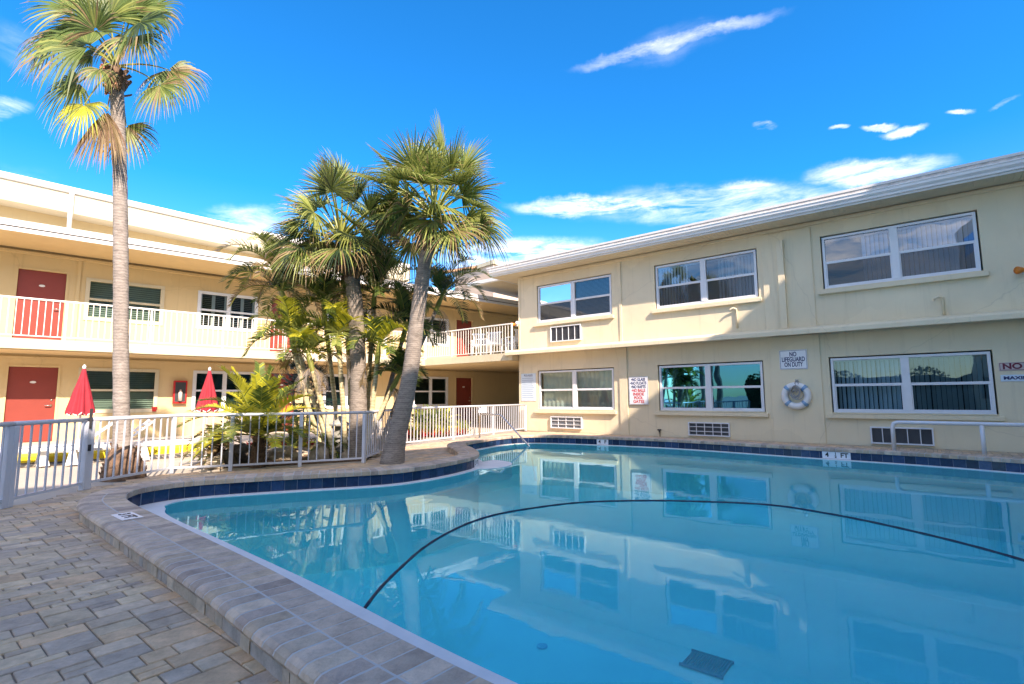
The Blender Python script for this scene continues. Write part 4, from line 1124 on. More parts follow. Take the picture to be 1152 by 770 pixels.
LV = [((70, 42), (8, 30), .78, 'o', .15, .9), ((104, 62), (66, 78), .55, 'o', .1, .9), ((150, 12), (185, -45), .8, 'g', .1, .4), ((84, 12), (40, -30), .8, 'g', .1, .5), # hub px, tip px, radius m, kind, depth shift
 ((98, 52), (30, 38), 1.05, 'g', -.2, .75), ((98, 30), (62, 0), .85, 'g', .3, .5), ((122, 20), (118, -40), .8, 'g', -.1, .3), ((140, 25), (158, -30), .8, 'g', .3, .35),
 ((158, 25), (215, 20), .80, 'd', -.3, .85), ((108, 34), (92, -20), .7, 'o', -.4, .4), ((190, 79), (243, 112), .72, 'o', .1, .8), ((180, 96), (205, 140), .58, 'o', -.2, .7),
 ((88, 94), (42, 118), .70, 'g', -.1, .8), ((95, 118), (75, 158), .62, 'y', -.3, .7), ((120, 126), (108, 190), .85, 'b', -.25, .5), ((142, 142), (150, 192), .60, 'o', .15, .5),
 ((112, 78), (98, 95), .40, 'o', -.35, .9), ((150, 42), (168, 76), .62, 'o', -.35, .8), ((72, 36), (38, 62), .85, 'o', .2, .95), ((165, 15), (196, -12), .8, 'g', .3, .6), ((125, 45), (120, 60), .5, 'd', .4, .8)]
KM = {'g': [M['leaf'], M['leaf'], M['leaf2']], 'd': [M['leafdark'], M['leaf']], 'o': [M['leaf2'], M['leafdry'], M['leaf'], M['leaf']], 'y': [M['leaf3'], M['leaf2']], 'b': [M['leafdry'], M['leafdry'], M['boot']]}
for (h, tpx, Rr, kd, ds, dr) in LV:
    hub = tp0(h[0], h[1], ds); tipp = tp0(tpx[0], tpx[1], ds*1.6)
    axd = (tipp-hub).normalized()
    petiole(mb, C0+(hub-C0)*.04, hub, .06 if kd != 'b' else .02, .018, .008, M['petiole'] if kd != 'b' else M['leafdry'])
    up = Vector((r0_.uniform(-.3, .3), -1, .55)) if axd.z > -.8 else Vector((r0_.uniform(-.4, .4), -1, 0))
    fan(mb, hub, axd, up, Rr*1.0, 44, 1.75 if kd != 'b' else .6, dr, .0175, KM[kd], M['leafdry'], .10, r0_)
mb.build('crown', None, t0_, recalc=False)
mb = MB(); 
for k in range(30):
    a = C0+Vector((random.uniform(-.14, .12), random.uniform(-.15, .1), random.uniform(-.45, -.05))); mb.tube([a, a+Vector((random.uniform(-.05, .05), -.02, -.08))], .022, 5)
mb.build('fruit_stalks', simple('reddish_fibre', (.42, .16, .09), .9, var=.4), t0_)

# feather-leaved palms
def feather(mb, S0, d0, Ln, droop, n, ll, mats, rnd, w=.013, stemmat=None, side_droop=.35, vang=.55):
    d0 = d0.normalized(); pts = []; p = S0.copy(); d = d0.copy(); m = 14
    for i in range(m+1):
        pts.append(p.copy()); p = p + d*(Ln/m); d = (d + Vector((0, 0, -droop*(.35+1.3*i/m)/m*2))).normalized()
    mb.mat(stemmat or M['petiole']); mb.tube(pts, [.012*(1-.75*i/m)+.002 for i in range(m+1)], 4)
    mm = rnd.choice(mats)
    for k in range(n):
        q = .14+.86*k/(n-1); i = min(int(q*m), m-1); f = q*m-i
        c = pts[i].lerp(pts[i+1], f); t = (pts[i+1]-pts[i]).normalized()
        side = t.cross(Vector((0, 0, 1)))
        if side.length < .1: side = Vector((1, 0, 0))
        side.normalize(); up = side.cross(t)
        l_ = ll*(sin(min(1, q*1.15)*pi*.86+.25)*.75+.25)*rnd.uniform(.85, 1.1)
        for sg in (-1, 1):
            if rnd.random() < .06: continue
            dd = (t*.62+side*sg*.78+up*vang*rnd.uniform(.5, 1.2)).normalized()
            P3 = [c, c+dd*l_*.36, c+dd*l_*.7+Vector((0, 0, -side_droop*l_*.22)), c+dd*l_*.95+Vector((0, 0, -side_droop*l_*.6))]
            mb.mat(mm if rnd.random() < .8 else rnd.choice(mats)); strip(mb, P3, w, up.cross(dd).normalized() if up.cross(dd).length > .1 else side)
def areca(name, label, base, top, rb_, rt, crown_h, nf, Ln, seed, mats, droop=1.0, cane=None, group=None, bend=None, elmin=.15, elmax=1.35, ll=.34, nl=26):
    rnd = random.Random(seed)
    t = empty(name, Vector((base.x, base.y, 0)), label, 'palm tree', group)
    mid = base.lerp(top, .5)+(bend or Vector((rnd.uniform(-.06, .06), 0, 0)))
    trunk([base, base.lerp(mid, .5), mid, mid.lerp(top, .55), top], [rb_, rb_*.85, (rb_+rt)/2, rt*1.05, rt], cane or M['cane'], t)
    ax = (top-mid).normalized(); mb = MB()
    mb.mat(M['petiole']); mb.tube([top, top+ax*.2, top+ax*.42], [rt*1.15, rt*1.3, rt*.7], 9)
    c = top+ax*.36
    nf = int(nf*1.5); Ln *= 1.12
    for k in range(nf):
        q = (k+.5)/nf; el = elmax-(elmax-elmin)*q + rnd.uniform(-.12, .12); az = k*2.39996+rnd.uniform(-.3, .3)
        d = Vector((cos(az)*cos(el), sin(az)*cos(el), sin(el)))
        mm = mats if q < .8 else mats+[M['leafdry']]
        feather(mb, c, d, Ln*rnd.uniform(.8, 1.1), droop*rnd.uniform(.8, 1.25), nl+14, ll*1.1, mm, rnd, .0115)
    # one or two dead fronds hanging down the cane
    for k in range(rnd.choice([1, 2, 2])):
        az = rnd.uniform(0, 6.28); d = Vector((cos(az)*.8, sin(az)*.8, -.15))
        feather(mb, c-ax*.3, d, Ln*.62, 2.6, 14, .22, [M['leafgrey'], M['leafdry']], rnd, .008, M['leafdry'], 1.1, .2)
    mb.build('crown', None, t, recalc=False)
    return t
GA = 'areca palms in the garden bed'
def ar(px_b, px_t, dep, lab, seed, nf=9, Ln=1.0, mats=None, rb_=.05, rt=.042, **k):
    b = at(px_b[0], px_b[1], dep); b.z = -.03
    areca('areca_palm', lab, b, at(px_t[0], px_t[1], dep+k.pop('dt', 0)), rb_, rt, .3, nf, Ln, seed, mats or [M['leaf2'], M['leaf'], M['leaf3']], group=GA, **k)
GR = [M['leaf'], M['leafdark'], M['leaf']]; YG = [M['leaf2'], M['leaf3'], M['leaf']]
ar((376, 500), (322, 345), 10.3, 'feathery palm left of the clump, crown before the white roof edge', 31, 10, 1.1, GR, dt=.4, droop=1.15)
ar((368, 500), (332, 398), 9.9, 'low pale-stemmed feathery palm with yellow-green leaves at the left of the clump', 32, 9, .85, YG, rb_=.055)
ar((378, 500), (352, 418), 9.6, 'short feathery palm leaning left beside the fence, its cane nearly white', 33, 7, .75, YG)
ar((384, 500), (366, 360), 10.4, 'feathery palm with upright green leaves just left of the straight cabbage palm', 34, 9, 1.0, GR)
ar((390, 502), (382, 400), 9.8, 'yellow-caned feathery palm close behind the straight cabbage palm', 35, 8, .85, YG)
ar((412, 502), (420, 350), 10.2, 'feathery palm with dark leaves between the two cabbage palms', 36, 10, 1.05, GR)
ar((410, 502), (424, 410), 9.7, 'shorter feathery palm low between the two cabbage palm trunks', 37, 8, .8, YG)
ar((415, 505), (452, 385), 10.4, 'dark-stemmed feathery palm leaning right behind the leaning cabbage palm', 38, 8, .9, GR, cane=M['bark'])
ar((424, 505), (490, 350), 11.0, 'feathery palm spreading over the terrace rail right of the leaning palm', 39, 10, 1.15, GR, cane=M['bark'], droop=1.2)
ar((398, 502), (388, 320), 11.0, 'tallest feathery palm, rising behind the straight cabbage palm', 40, 9, 1.15, GR)
ar((372, 500), (312, 318), 11.0, 'feathery palm farthest left of the clump with grey hanging fronds', 41, 9, 1.1, [M['leaf'], M['leaf2'], M['leafgrey']], droop=1.3)
ar((400, 502), (440, 440), 10.0, 'young feathery palm under the leaning cabbage palm', 42, 8, .6, GR)

# bright young palm behind the fence
def cycad(name, label, base, h, nf, Ln, seed, mats, cat='palm tree', el=(.35, 1.5), droop=.7, ll=.3, n=30, w=.013, stem=True):
    rnd = random.Random(seed); t = empty(name, Vector((base.x, base.y, 0)), label, cat)
    if stem:
        mb = MB(); mb.tube([base+Vector((0, 0, -.03)), base+Vector((0, 0, h*.5)), base+Vector((0, 0, h))], [.13, .11, .09], 12)
        for k in range(40):
            a = rnd.uniform(0, 2*pi); q = rnd.random(); rad = Vector((cos(a), sin(a), 0)); mb.bar(base+Vector((0, 0, h*q))+rad*.08, base+Vector((0, 0, h*q+.1))+rad*.16, .03, .012)
        mb.build('trunk', M['boot'], t)
    mb = MB(); c = base+Vector((0, 0, h))
    for k in range(nf):
        q = (k+.5)/nf; e = el[1]-(el[1]-el[0])*q; az = k*2.39996+rnd.uniform(-.2, .2)
        feather(mb, c, Vector((cos(az)*cos(e), sin(az)*cos(e), sin(e))), Ln*rnd.uniform(.85, 1.12), droop*rnd.uniform(.7, 1.3), n, ll, mats if q < .8 else mats+[M['leafdry']], rnd, w, None, .15, .35)
    mb.build('crown', None, t, recalc=False); return t
by = at(290, 524, gp(290, 524).y); by.z = 0
cycad('young_palm', 'bushy yellow-green young palm behind the fence, left of the palm clump', by, .5, 34, 1.2, 51, [M['leaf3'], M['leaf3'], M['leaf3'], M['leaf2'], M['leaf']], ll=.32, n=54, w=.0115, el=(.15, 1.5))
by = at(243, 524, gp(243, 524).y+.5); by.z = 0
cycad('shaggy_shrub', 'low shrub with dry shaggy brown leaves left of the yellow-green palm', by, .28, 16, .65, 52, [M['leafdry'], M['leaf2'], M['leafdry']], cat='shrub', el=(-.1, 1.4), droop=1.6, ll=.2, n=20)
by = at(372, 515, gp(372, 515).y); by.z = 0
cycad('garden_fern', 'dark green fern at the foot of the palm clump beside the stone lantern', by, .08, 14, .55, 53, [M['leafdark'], M['leaf']], cat='fern', el=(.2, 1.3), droop=1.0, ll=.14, n=20, stem=False)
by = at(402, 512, gp(402, 512).y+.6); by.z = 0
cycad('garden_fern', 'yellow-green fern behind the foot of the straight cabbage palm', by, .1, 16, .75, 54, [M['leaf3'], M['leaf2']], cat='fern', el=(.4, 1.5), droop=.8, ll=.2, n=20, stem=False)
by = at(330, 513, gp(330, 513).y+.5); by.z = 0
cycad('garden_fern', 'green fern between the young palm and the stone lantern', by, .1, 14, .6, 55, [M['leaf'], M['leafdark']], cat='fern', el=(.2, 1.4), droop=.8, ll=.16, n=20, stem=False)

# blue-grey palmetto bush
rnd = random.Random(77); cb = at(343, 445, 11.4); bb = Vector((cb.x, cb.y, 0))
t = empty('palmetto_bush', bb, 'round blue-grey palmetto bush in front of the ground-floor door behind the garden', 'shrub')
mb = MB()
for k in range(8):
    a = rnd.uniform(0, 6.28); mb.tube([bb+Vector((0, 0, -.03)), bb.lerp(cb, .5)+Vector((cos(a)*.15, sin(a)*.15, 0)), cb+Vector((cos(a)*.3, sin(a)*.3, rnd.uniform(-.2, .4)))], [.03, .022, .012], 6)
mb.build('stem', M['bark'], t)
mb = MB()
for k in range(120):
    a = rnd.uniform(0, 6.28); e = rnd.uniform(-.9, 1.5); r_ = rnd.uniform(.25, .62); d = Vector((cos(a)*cos(e), sin(a)*cos(e), sin(e)))
    hub = cb + Vector((d.x*r_, d.y*r_, d.z*r_*1.35-.05)); up = Vector((0, 0, 1)) if abs(d.z) < .8 else Vector((1, 0, 0))
    fan(mb, hub, d, up, rnd.uniform(.16, .26), 13, 1.7, .25, .05, [M['leafblue'], M['leafblue'], M['leafdark']], None, .15, rnd)
mb.build('foliage', None, t, recalc=False)

# ------------------------------------------------------------------ garden bed
bed = [gp(228, 527)+Vector((0, .15, 0)), gp(300, 525)+Vector((0, .25, 0)), gp(405, 519)+Vector((0, .25, 0)), gp(447, 502)+Vector((0, .1, 0)), L(13.2, 8.5), L(13.6, 6.5), L(13.0, 3.6), L(10.6, 2.6)]
mb = MB(); mb.prism(bed, -.029, -.004); struct(mb.build('garden_bed', M['mulch']))
def rockmesh(c, sx, sy, sz, mat, seed, flat=False):
    rnd = random.Random(seed); bm = bmesh.new(); bmesh.ops.create_icosphere(bm, subdivisions=3, radius=1)
    from mathutils import noise
    for v in bm.verts:
        n = noise.noise(v.co*1.3+Vector((seed, 0, 0)))*.45+noise.noise(v.co*3.5+Vector((0, seed, 0)))*.16
        v.co *= 1+n
        if flat and v.co.z > .5: v.co.z = .5+(v.co.z-.5)*.2
        v.co = Vector((v.co.x*sx, v.co.y*sy, v.co.z*sz))
    me = bpy.data.meshes.new('rock'); bm.to_mesh(me); bm.free(); me.materials.append(mat)
    o = bpy.data.objects.new('rock', me); COL.objects.link(o); o.location = c; return o
rk = [((232, 528), .16, .12, .12, 'rock', 'pale rock at the left end of the garden bed behind the fence'), ((262, 522), .30, .2, .20, 'rockdark', 'large dark rock under the dry shaggy shrub'),
      ((244, 526), .2, .15, .16, 'rockdark', 'dark rock beside the pale one at the left end of the bed'), ((272, 520), .24, .2, .12, 'rock', 'pale flat rock left of the young palm trunk'),
      ((312, 518), .30, .22, .14, 'rock', 'pale rounded rock right of the young palm trunk'), ((353, 519), .17, .14, .2, 'rock', 'tan upright stone left of the stone lantern'),
      ((392, 517), .26, .18, .14, 'rock', 'grey-brown rock at the foot of the straight cabbage palm'), ((418, 515), .16, .14, .10, 'rock', 'small rock by the fence corner post')]
for i, (p, a, b, c, m, lb) in enumerate(rk):
    g_ = gp(*p); o = rockmesh(g_+Vector((0, .25, c*.5)), a, b, c, M[m], i+3); tag(o, lb, 'rock', 'rocks in the garden bed')
# flat stepping stones
places = [(300, 511), (322, 513), (345, 511), (336, 507), (312, 506), (355, 507), (292, 507)]
words = ['nearest the young palm', 'in the middle of the front row', 'right of the middle, before the red flowers', 'just below the red flowers', 'in the back row behind the young palm', 'at the right end near the lantern', 'at the left end of the back row']
for i, (p, w_) in enumerate(zip(places, words)):
    g_ = gp(*p); g_.z = .0; o = rockmesh(g_+Vector((0, 0, .02)), random.uniform(.30, .42), random.uniform(.22, .3), .09, M['rock'], i+40, True); tag(o, 'flat pale stepping stone '+w_, 'stepping stone', 'stepping stones in the garden')
# stone lantern
g_ = gp(377, 516)+Vector((0, .2, 0)); g_.z = 0
t = empty('stone_lantern', g_, 'small weathered stone lantern with a capped top behind the fence by the straight palm', 'garden ornament')
mb = MB(); mb.lathe(g_, [(.17, 0), (.16, .06), (.09, .10), (.075, .34), (.13, .38), (.14, .42)], 8); mb.build('pedestal', M['statue'], t)
mb = MB()
for sx in (-1, 1):
    for sy in (-1, 1): mb.box(Fr(g_, (1, 0, 0), (0, 1, 0)), sx*.10-.02, sx*.10+.02, .42, .60, sy*.10-.02, sy*.10+.02)
mb.box(Fr(g_, (1, 0, 0), (0, 1, 0)), -.07, .07, .42, .59, -.07, .07); mb.build('light_chamber', M['statue'], t)
mb = MB(); mb.lathe(g_, [(.20, .60), (.21, .63), (.12, .69), (.05, .72), (.045, .76), (.01, .79)], 8); mb.build('cap', M['statue'], t)
# red flower borders
def flowerbed(name, label, A, B, n, hgt, seed, greens, hmax=.2):
    rnd = random.Random(seed); mb = MB()
    for k in range(n):
        q = rnd.random(); c = A.lerp(B, q)+Vector((rnd.uniform(-.15, .15), rnd.uniform(-.35, .35), 0)); c.z = 0
        red = rnd.random() < .62
        for j in range(9):
            a = rnd.uniform(0, 6.28); e = rnd.uniform(.4, 1.4); l_ = hgt*rnd.uniform(.6, 1.2)*(1 if red else greens)
            d = Vector((cos(a)*cos(e), sin(a)*cos(e), sin(e))); mb.mat(M['bloom'] if red else rnd.choice([M['leaf3'], M['leaf2'], M['leaf']]))
            strip(mb, [c, c+d*l_*.5, c+d*l_+Vector((0, 0, -.02))], .018, Vector((-sin(a), cos(a), 0)))
    o = mb.build(name, None, None, recalc=False); return tag(o, label, 'flower bed', None, 'stuff')
flowerbed('flower_border', 'row of red bromeliads in front of the doorstep beyond the stepping stones', gp(290, 503), gp(346, 502), 150, .20, 3, 1.0)
flowerbed('flower_border', 'bright red and yellow-green planting behind the far fence', gp(455, 492.5), gp(521, 488.5), 240, .26, 4, 1.9)
# tall variegated plants and yellow pot in that bed
for i, (x, y, lb) in enumerate([(470, 492, 'tall yellow-green leafy plant behind the far fence, nearest the leaning palm'), (486, 491, 'second tall yellow-green plant behind the far fence, over the red flowers'), (498, 490, 'yellow-green plant under the ground-floor window behind the far fence')]):
    b_ = gp(x, y)+Vector((0, .2, 0)); b_.z = 0
    cycad('croton_plant', lb, b_, .35, 14, .55, 60+i, [M['leaf3'], M['leaf2'], M['leaf']], cat='plant', el=(.3, 1.45), droop=.6, ll=.20, n=8, w=.03, stem=False)
    mb = MB()
    for k in range(5): a = k*1.3; mb.tube([b_+Vector((cos(a)*.04, sin(a)*.04, -.02)), b_+Vector((cos(a)*.08, sin(a)*.08, .4))], .012, 5)
    mb.build('stem', M['bark'], [o for o in COL.objects if o.get('label') == lb][0])
b_ = gp(508, 489.5); b_.z = 0
t = empty('flower_pot', b_, 'yellow flower pot with a small plant at the right end of the red planting', 'flower pot')
mb = MB(); mb.lathe(b_, [(.11, 0), (.15, .22), (.165, .23), (.165, .27)], 16); mb.build('pot', M['yellow'], t)
mb = MB(); r5 = random.Random(9)
for k in range(26):
    a = r5.uniform(0, 6.28); e = r5.uniform(.3, 1.4); d = Vector((cos(a)*cos(e), sin(a)*cos(e), sin(e))); mb.mat(r5.choice([M['leaf'], M['leaf2']])); c = b_+Vector((0, 0, .26)); strip(mb, [c, c+d*.12, c+d*.22], .02, Vector((-sin(a), cos(a), 0)))
mb.build('foliage', None, t, recalc=False)

# ------------------------------------------------------------------ parking stops, umbrellas, loungers
spots = [(20, 521, 'at the far left behind the gate'), (72, 518.5, 'behind the left umbrella'), (115, 515.5, 'just left of the tall fan palm'), (168, 511.5, 'right of the tall fan palm'), (215, 508, 'below the right umbrella')]
for i, (x, y, w_) in enumerate(spots):
    g_ = gp(x, y); g_.z = 0; f = Fr(g_, dL, -nL)
    t = empty('wheel_stop', g_, 'concrete wheel stop with yellow front '+w_, 'wheel stop', 'wheel stops along the parking bays')
    wd = [.34, .38, .36, .52, .42][i]
    mb = MB(); extr(mb, f, [(-.10, -.02), (-.10, .10), (-.06, .145), (.04, .145), (.075, .10), (.075, -.02)], -wd, wd); mb.build('block', M['stopconc'], t, bevel=.012)
    mb = MB(); extr(mb, f, [(.076, 0), (.076, .10), (.045, .147), (-.02, .147), (-.02, .1495), (.047, .15), (.0815, .102), (.0815, 0)], -wd+.015, wd-.015); mb.build('paint_band', M['yellow'], t)

def umbrella(x, ytop, ybot, l_, label, w_px):
    t1, zt = onL(x, ytop, l_); _, zb = onL(x, ybot, l_)
    g_ = L(l_, t1, 0); dep = g_.y; Rw = w_px*.5*dep/FPX
    t = empty('patio_umbrella', g_, label, 'umbrella', 'closed red patio umbrellas')
    H = zt-zb; prof = []
    n = 48; mb = MB(); lv = 14; rnd = random.Random(int(x))
    ph = [rnd.uniform(.75, 1.25) for _ in range(8)]
    for i in range(lv+1):
        q = i/lv; z = zt-.06-(H-.06)*q
        rr = .03+(Rw*.74-.03)*(q**.95)
        if q > .9: rr *= 1-.05*(q-.9)/.1
        for k in range(n):
            a = 2*pi*k/n; f_ = 1+.20*cos(8*a)*min(1, q*2)*ph[int(a/(2*pi)*8) % 8]; dz = -.06*abs(sin(4*a))*(q**6)
            mb.v.append((g_.x+rr*f_*cos(a), g_.y+rr*f_*sin(a), z+dz+.06*(q**6)))
    for i in range(lv):
        for k in range(n): mb.face([i*n+k, i*n+(k+1) % n, (i+1)*n+(k+1) % n, (i+1)*n+k])
    mb.face(range(n)); cn = mb.build('canopy', M['red'], t, smooth=True, recalc=True)
    mb2 = MB(); b = 0
    for k in range(n+1):
        a = 2*pi*k/n; f_ = 1+.20*cos(8*a)*ph[int((a/(2*pi)*8)) % 8]; dz = -.06*abs(sin(4*a)); 
        for e in (0, 1): mb2.v.append((g_.x+(Rw*.705*f_+.004)*cos(a), g_.y+(Rw*.705*f_+.004)*sin(a), zb+.06+dz+(.005 if e == 0 else .028)))
    for k in range(n): 
        if k % 3: mb2.face([2*k, 2*k+2, 2*k+3, 2*k+1])
    mb2.build('fringe', M['white'], cn, recalc=False)
    mb = MB(); mb.tube([g_+Vector((0, 0, .05)), g_+Vector((0, 0, zt-.03))], .022, 10); mb.build('pole', M['pole'], t, smooth=True)
    mb = MB(); mb.lathe(g_, [(.035, zt-.06), (.03, zt-.03), (.035, zt-.01), (.015, zt+.025), (.005, zt+.03)], 12); mb.build('finial', M['white'], t, smooth=True)
    mb = MB(); mb.lathe(g_, [(.24, 0), (.24, .04), (.20, .07), (.05, .09), (.035, .30), (.026, .31)], 24); mb.build('base', M['plastic'], t, smooth=True)
umbrella(95, 412, 468, 14.2, 'closed red patio umbrella beside the tall fan palm, in front of the wide window', 31)
umbrella(236, 414.5, 464, 14.4, 'closed red patio umbrella left of the yellow-green young palm', 28)

# white resin furniture
def lounger(g_, ang, label):
    t = empty('sun_lounger', g_, label, 'sun lounger', 'white resin loungers beyond the fence')
    u = Vector((cos(ang), sin(ang), 0)); d = Vector((-sin(ang), cos(ang), 0)); f = Fr(g_, u, d)
    mb = MB()
    for s_ in (-1, 1): mb.box(f, -.65, .55, .26, .31, s_*.30-.03, s_*.30+.03)
    for k in range(11): mb.box(f, -.62+k*.105, -.62+k*.105+.085, .29, .305, -.27, .27)
    mb.build('seat', M['plastic'], t, bevel=.008)
    mb = MB(); a_ = f(.55, .30, 0); b__ = f(1.05, .72, 0); dd = b__-a_
    for s_ in (-1, 1): mb.bar(a_+d*s_*.29, b__+d*s_*.27, .05, .03)
    for k in range(7): c = a_+dd*((k+.5)/7); mb.bar(c-d*.27, c+d*.27, .055, .015, up=dd.normalized())
    mb.build('backrest', M['plastic'], t, bevel=.006)
    for x in (-.55, .45):
        for s_ in (-1, 1):
            mb = MB(); q = [f(x-.05, 0, s_*.33), f(x+.13, 0, s_*.33)]; top = [f(x, .27, s_*.30), f(x+.07, .27, s_*.30)]
            mb.v = [tuple(p) for p in (q[0], q[1], top[1], top[0])]+[tuple(p-d*s_*.05) for p in (q[0], q[1], top[1], top[0])]
            for fc in ((0, 1, 2, 3), (7, 6, 5, 4), (0, 4, 5, 1), (1, 5, 6, 2), (2, 6, 7, 3), (3, 7, 4, 0)): mb.face(fc)
            mb.build('leg', M['plastic'], t, bevel=.006)
lounger(gp(40, 524), radians(38), 'white resin lounger seen through the gate at the far left')
lounger(gp(90, 520), radians(44), 'white resin lounger between the gate post and the tall fan palm')
lounger(gp(196, 514), radians(40), 'white resin lounger right of the tall fan palm, before the wheel stops')
def chair(g_, ang, label, parent_group='white patio chairs on the upper terrace'):
    t = empty('patio_chair', g_, label, 'chair', parent_group)
    u = Vector((cos(ang), sin(ang), 0)); d = Vector((-sin(ang), cos(ang), 0)); f = Fr(g_, u, d)
    mb = MB(); mb.box(f, -.25, .25, .41, .44, -.25, .25); mb.build('seat', M['plastic'], t, bevel=.015)
    mb = MB()
    for k in range(5): mb.box(f, -.21+k*.09, -.15+k*.09, .47, .84, -.27, -.245)
    mb.box(f, -.25, .25, .84, .90, -.28, -.245); mb.box(f, -.25, .25, .441, .48, -.27, -.245); mb.build('backrest', M['plastic'], t, bevel=.008)
    for sx in (-1, 1):
        mb = MB(); mb.box(f, sx*.26-.025, sx*.26+.025, .62, .65, -.25, .25); mb.build('armrest', M['plastic'], t, bevel=.008)
        for sy in (-1, 1): mb = MB(); mb.box(f, sx*.24-.02, sx*.24+.02, 0, .62 if sy > 0 else .62, sy*.23-.02, sy*.23+.02); mb.build('leg', M['plastic'], t)
    return t
tl = ['nearest the upper red door', 'second from the red door, by the rail', 'in the middle of the group by the rail', 'set behind the middle of the group', 'closest to the floodlight corner']
for i, (s_, r_, an) in enumerate([(13.4, 14.5, 10), (12.9, 14.35, 60), (12.4, 14.6, -30), (12.15, 15.3, 100), (11.55, 14.5, 40)]):
    g_ = R(r_, s_, 2.655); chair(g_, radians(an), 'white resin terrace chair '+tl[i])

# ------------------------------------------------------------------ behind the photographer
hb = empty('hotel_building', R(0, -5), 'tall cream hotel block behind the photographer whose roof line shades the pool', 'building')
e1 = Vector((.982, -.187)); 
def RE(a, back, z=0): return R(a*e1.x + back*(-.187), -5 + a*e1.y - back*.982, z)
mb = MB(); mb.prism([RE(-1.7, 0), RE(14.4, 0), RE(14.4, 9), RE(-1.7, 9)], 0, 12.05); mb.build('wall', M['wallR'], hb)
mb = MB(); mb.prism([RE(-15, 0), RE(-1.702, 0), RE(-1.702, 9), RE(-15, 9)], 0, 11.5); mb.build('lower_wing', M['wallR'], hb)
mb = MB()
for fl in range(4):
    for k in range(9):
        a = -13.5+k*2.8; z = .9+fl*2.85
        P_ = [RE(a, -.03, z), RE(a+1.5, -.03, z), RE(a+1.5, -.03, z+1.3), RE(a, -.03, z+1.3)]
        mb.poly(P_)
mb.build('window', M['tealglass'], hb)
# palms reflected in the window panes
for i, (r_, s_, h) in enumerate([(-6, 10.5, 4.6), (-9, 12.5, 5.2)]):
    b = R(r_, s_, -.03); tp_ = R(r_, s_, h)
    sabal('cabbage_palm', ['cabbage palm left of the deck, mirrored in the middle lower window', 'cabbage palm farther out, left of the deck'][i], [b, b.lerp(tp_, .4), b.lerp(tp_, .8), tp_], [.2, .17, .16, .15], tp_+Vector((0, 0, .3)), .85, 22, 90+i, npt=22)

# unseen hedge, added to give the lower right window a dark reflection
rnd = random.Random(4); A_, B_ = R(-15, -6), R(-15, 11); t = empty('hedge', A_, 'tall green unseen hedge added behind the photographer to darken the lower right window reflection', 'hedge')
mb = MB(); ux = (B_-A_).normalized(); vx = Vector((-ux.y, ux.x, 0))
for k in range(5200):
    q = rnd.random()*(B_-A_).length; c = A_+ux*q+vx*rnd.uniform(-.6, .6)+Vector((0, 0, rnd.uniform(0, 2.6)+.35*sin(q*1.3))); a = Vector((rnd.uniform(-1, 1), rnd.uniform(-1, 1), rnd.uniform(-1, 1))).normalized(); b = a.orthogonal().normalized()
    mb.mat(rnd.choice([M['leafdark'], M['leaf']])); mb.poly([c-a*.13, c+b*.09, c+a*.13, c-b*.09])
mb.build('foliage', None, t, recalc=False)
mb = MB(); mb.bar(A_+Vector((0, 0, 1.2)), B_+Vector((0, 0, 1.2)), .9, 2.4); mb.build('core', M['leafdark'], t)

# ------------------------------------------------------------------ light
hs = Vector((.491, -.871, 0)).normalized(); EL = radians(38.3)
sdir = hs*cos(EL)+Vector((0, 0, sin(EL)))
sl = bpy.data.lights.new('sun', 'SUN'); sl.energy = 3.5; sl.angle = radians(.55); sl.color = (1, .93, .82)
so = bpy.data.objects.new('sun', sl); COL.objects.link(so); so.rotation_euler = sdir.to_track_quat('Z', 'Y').to_euler(); so.location = (0, 0, 30)

W = bpy.data.worlds.new('World'); S.world = W; W.use_nodes = True; nt = W.node_tree
bg = nt.nodes['Background']
sky = N(nt, 'ShaderNodeTexSky', sky_type='NISHITA'); sky.sun_disc = False; sky.sun_elevation = EL; sky.sun_rotation = math.atan2(hs.x, hs.y)
sky.air_density = 1.0; sky.dust_density = .35; sky.ozone_density = 3.2; sky.altitude = 0
tc = N(nt, 'ShaderNodeTexCoord')
hsv = N(nt, 'ShaderNodeHueSaturation', i_Saturation=1.48, i_Hue=.503); ln(nt, sky.outputs[0], hsv.inputs['Color'])
def math_(op, a, b=None, c=None):
    n = N(nt, 'ShaderNodeMath', operation=op)
    for i, v in enumerate((a, b, c)):
        if v is None: continue
        if isinstance(v, (int, float)): n.inputs[i].default_value = v
        else: ln(nt, v, n.inputs[i])
    return n.outputs[0]
def dot(v):
    n = N(nt, 'ShaderNodeVectorMath', operation='DOT_PRODUCT'); ln(nt, dirv, n.inputs[0]); n.inputs[1].default_value = tuple(v); return n.outputs['Value']
nrm_ = N(nt, 'ShaderNodeVectorMath', operation='NORMALIZE'); ln(nt, tc.outputs['Generated'], nrm_.inputs[0])
nz = N(nt, 'ShaderNodeTexNoise', i_Scale=9.0, i_Detail=8.0, i_Roughness=.62); ln(nt, nrm_.outputs[0], nz.inputs['Vector'])
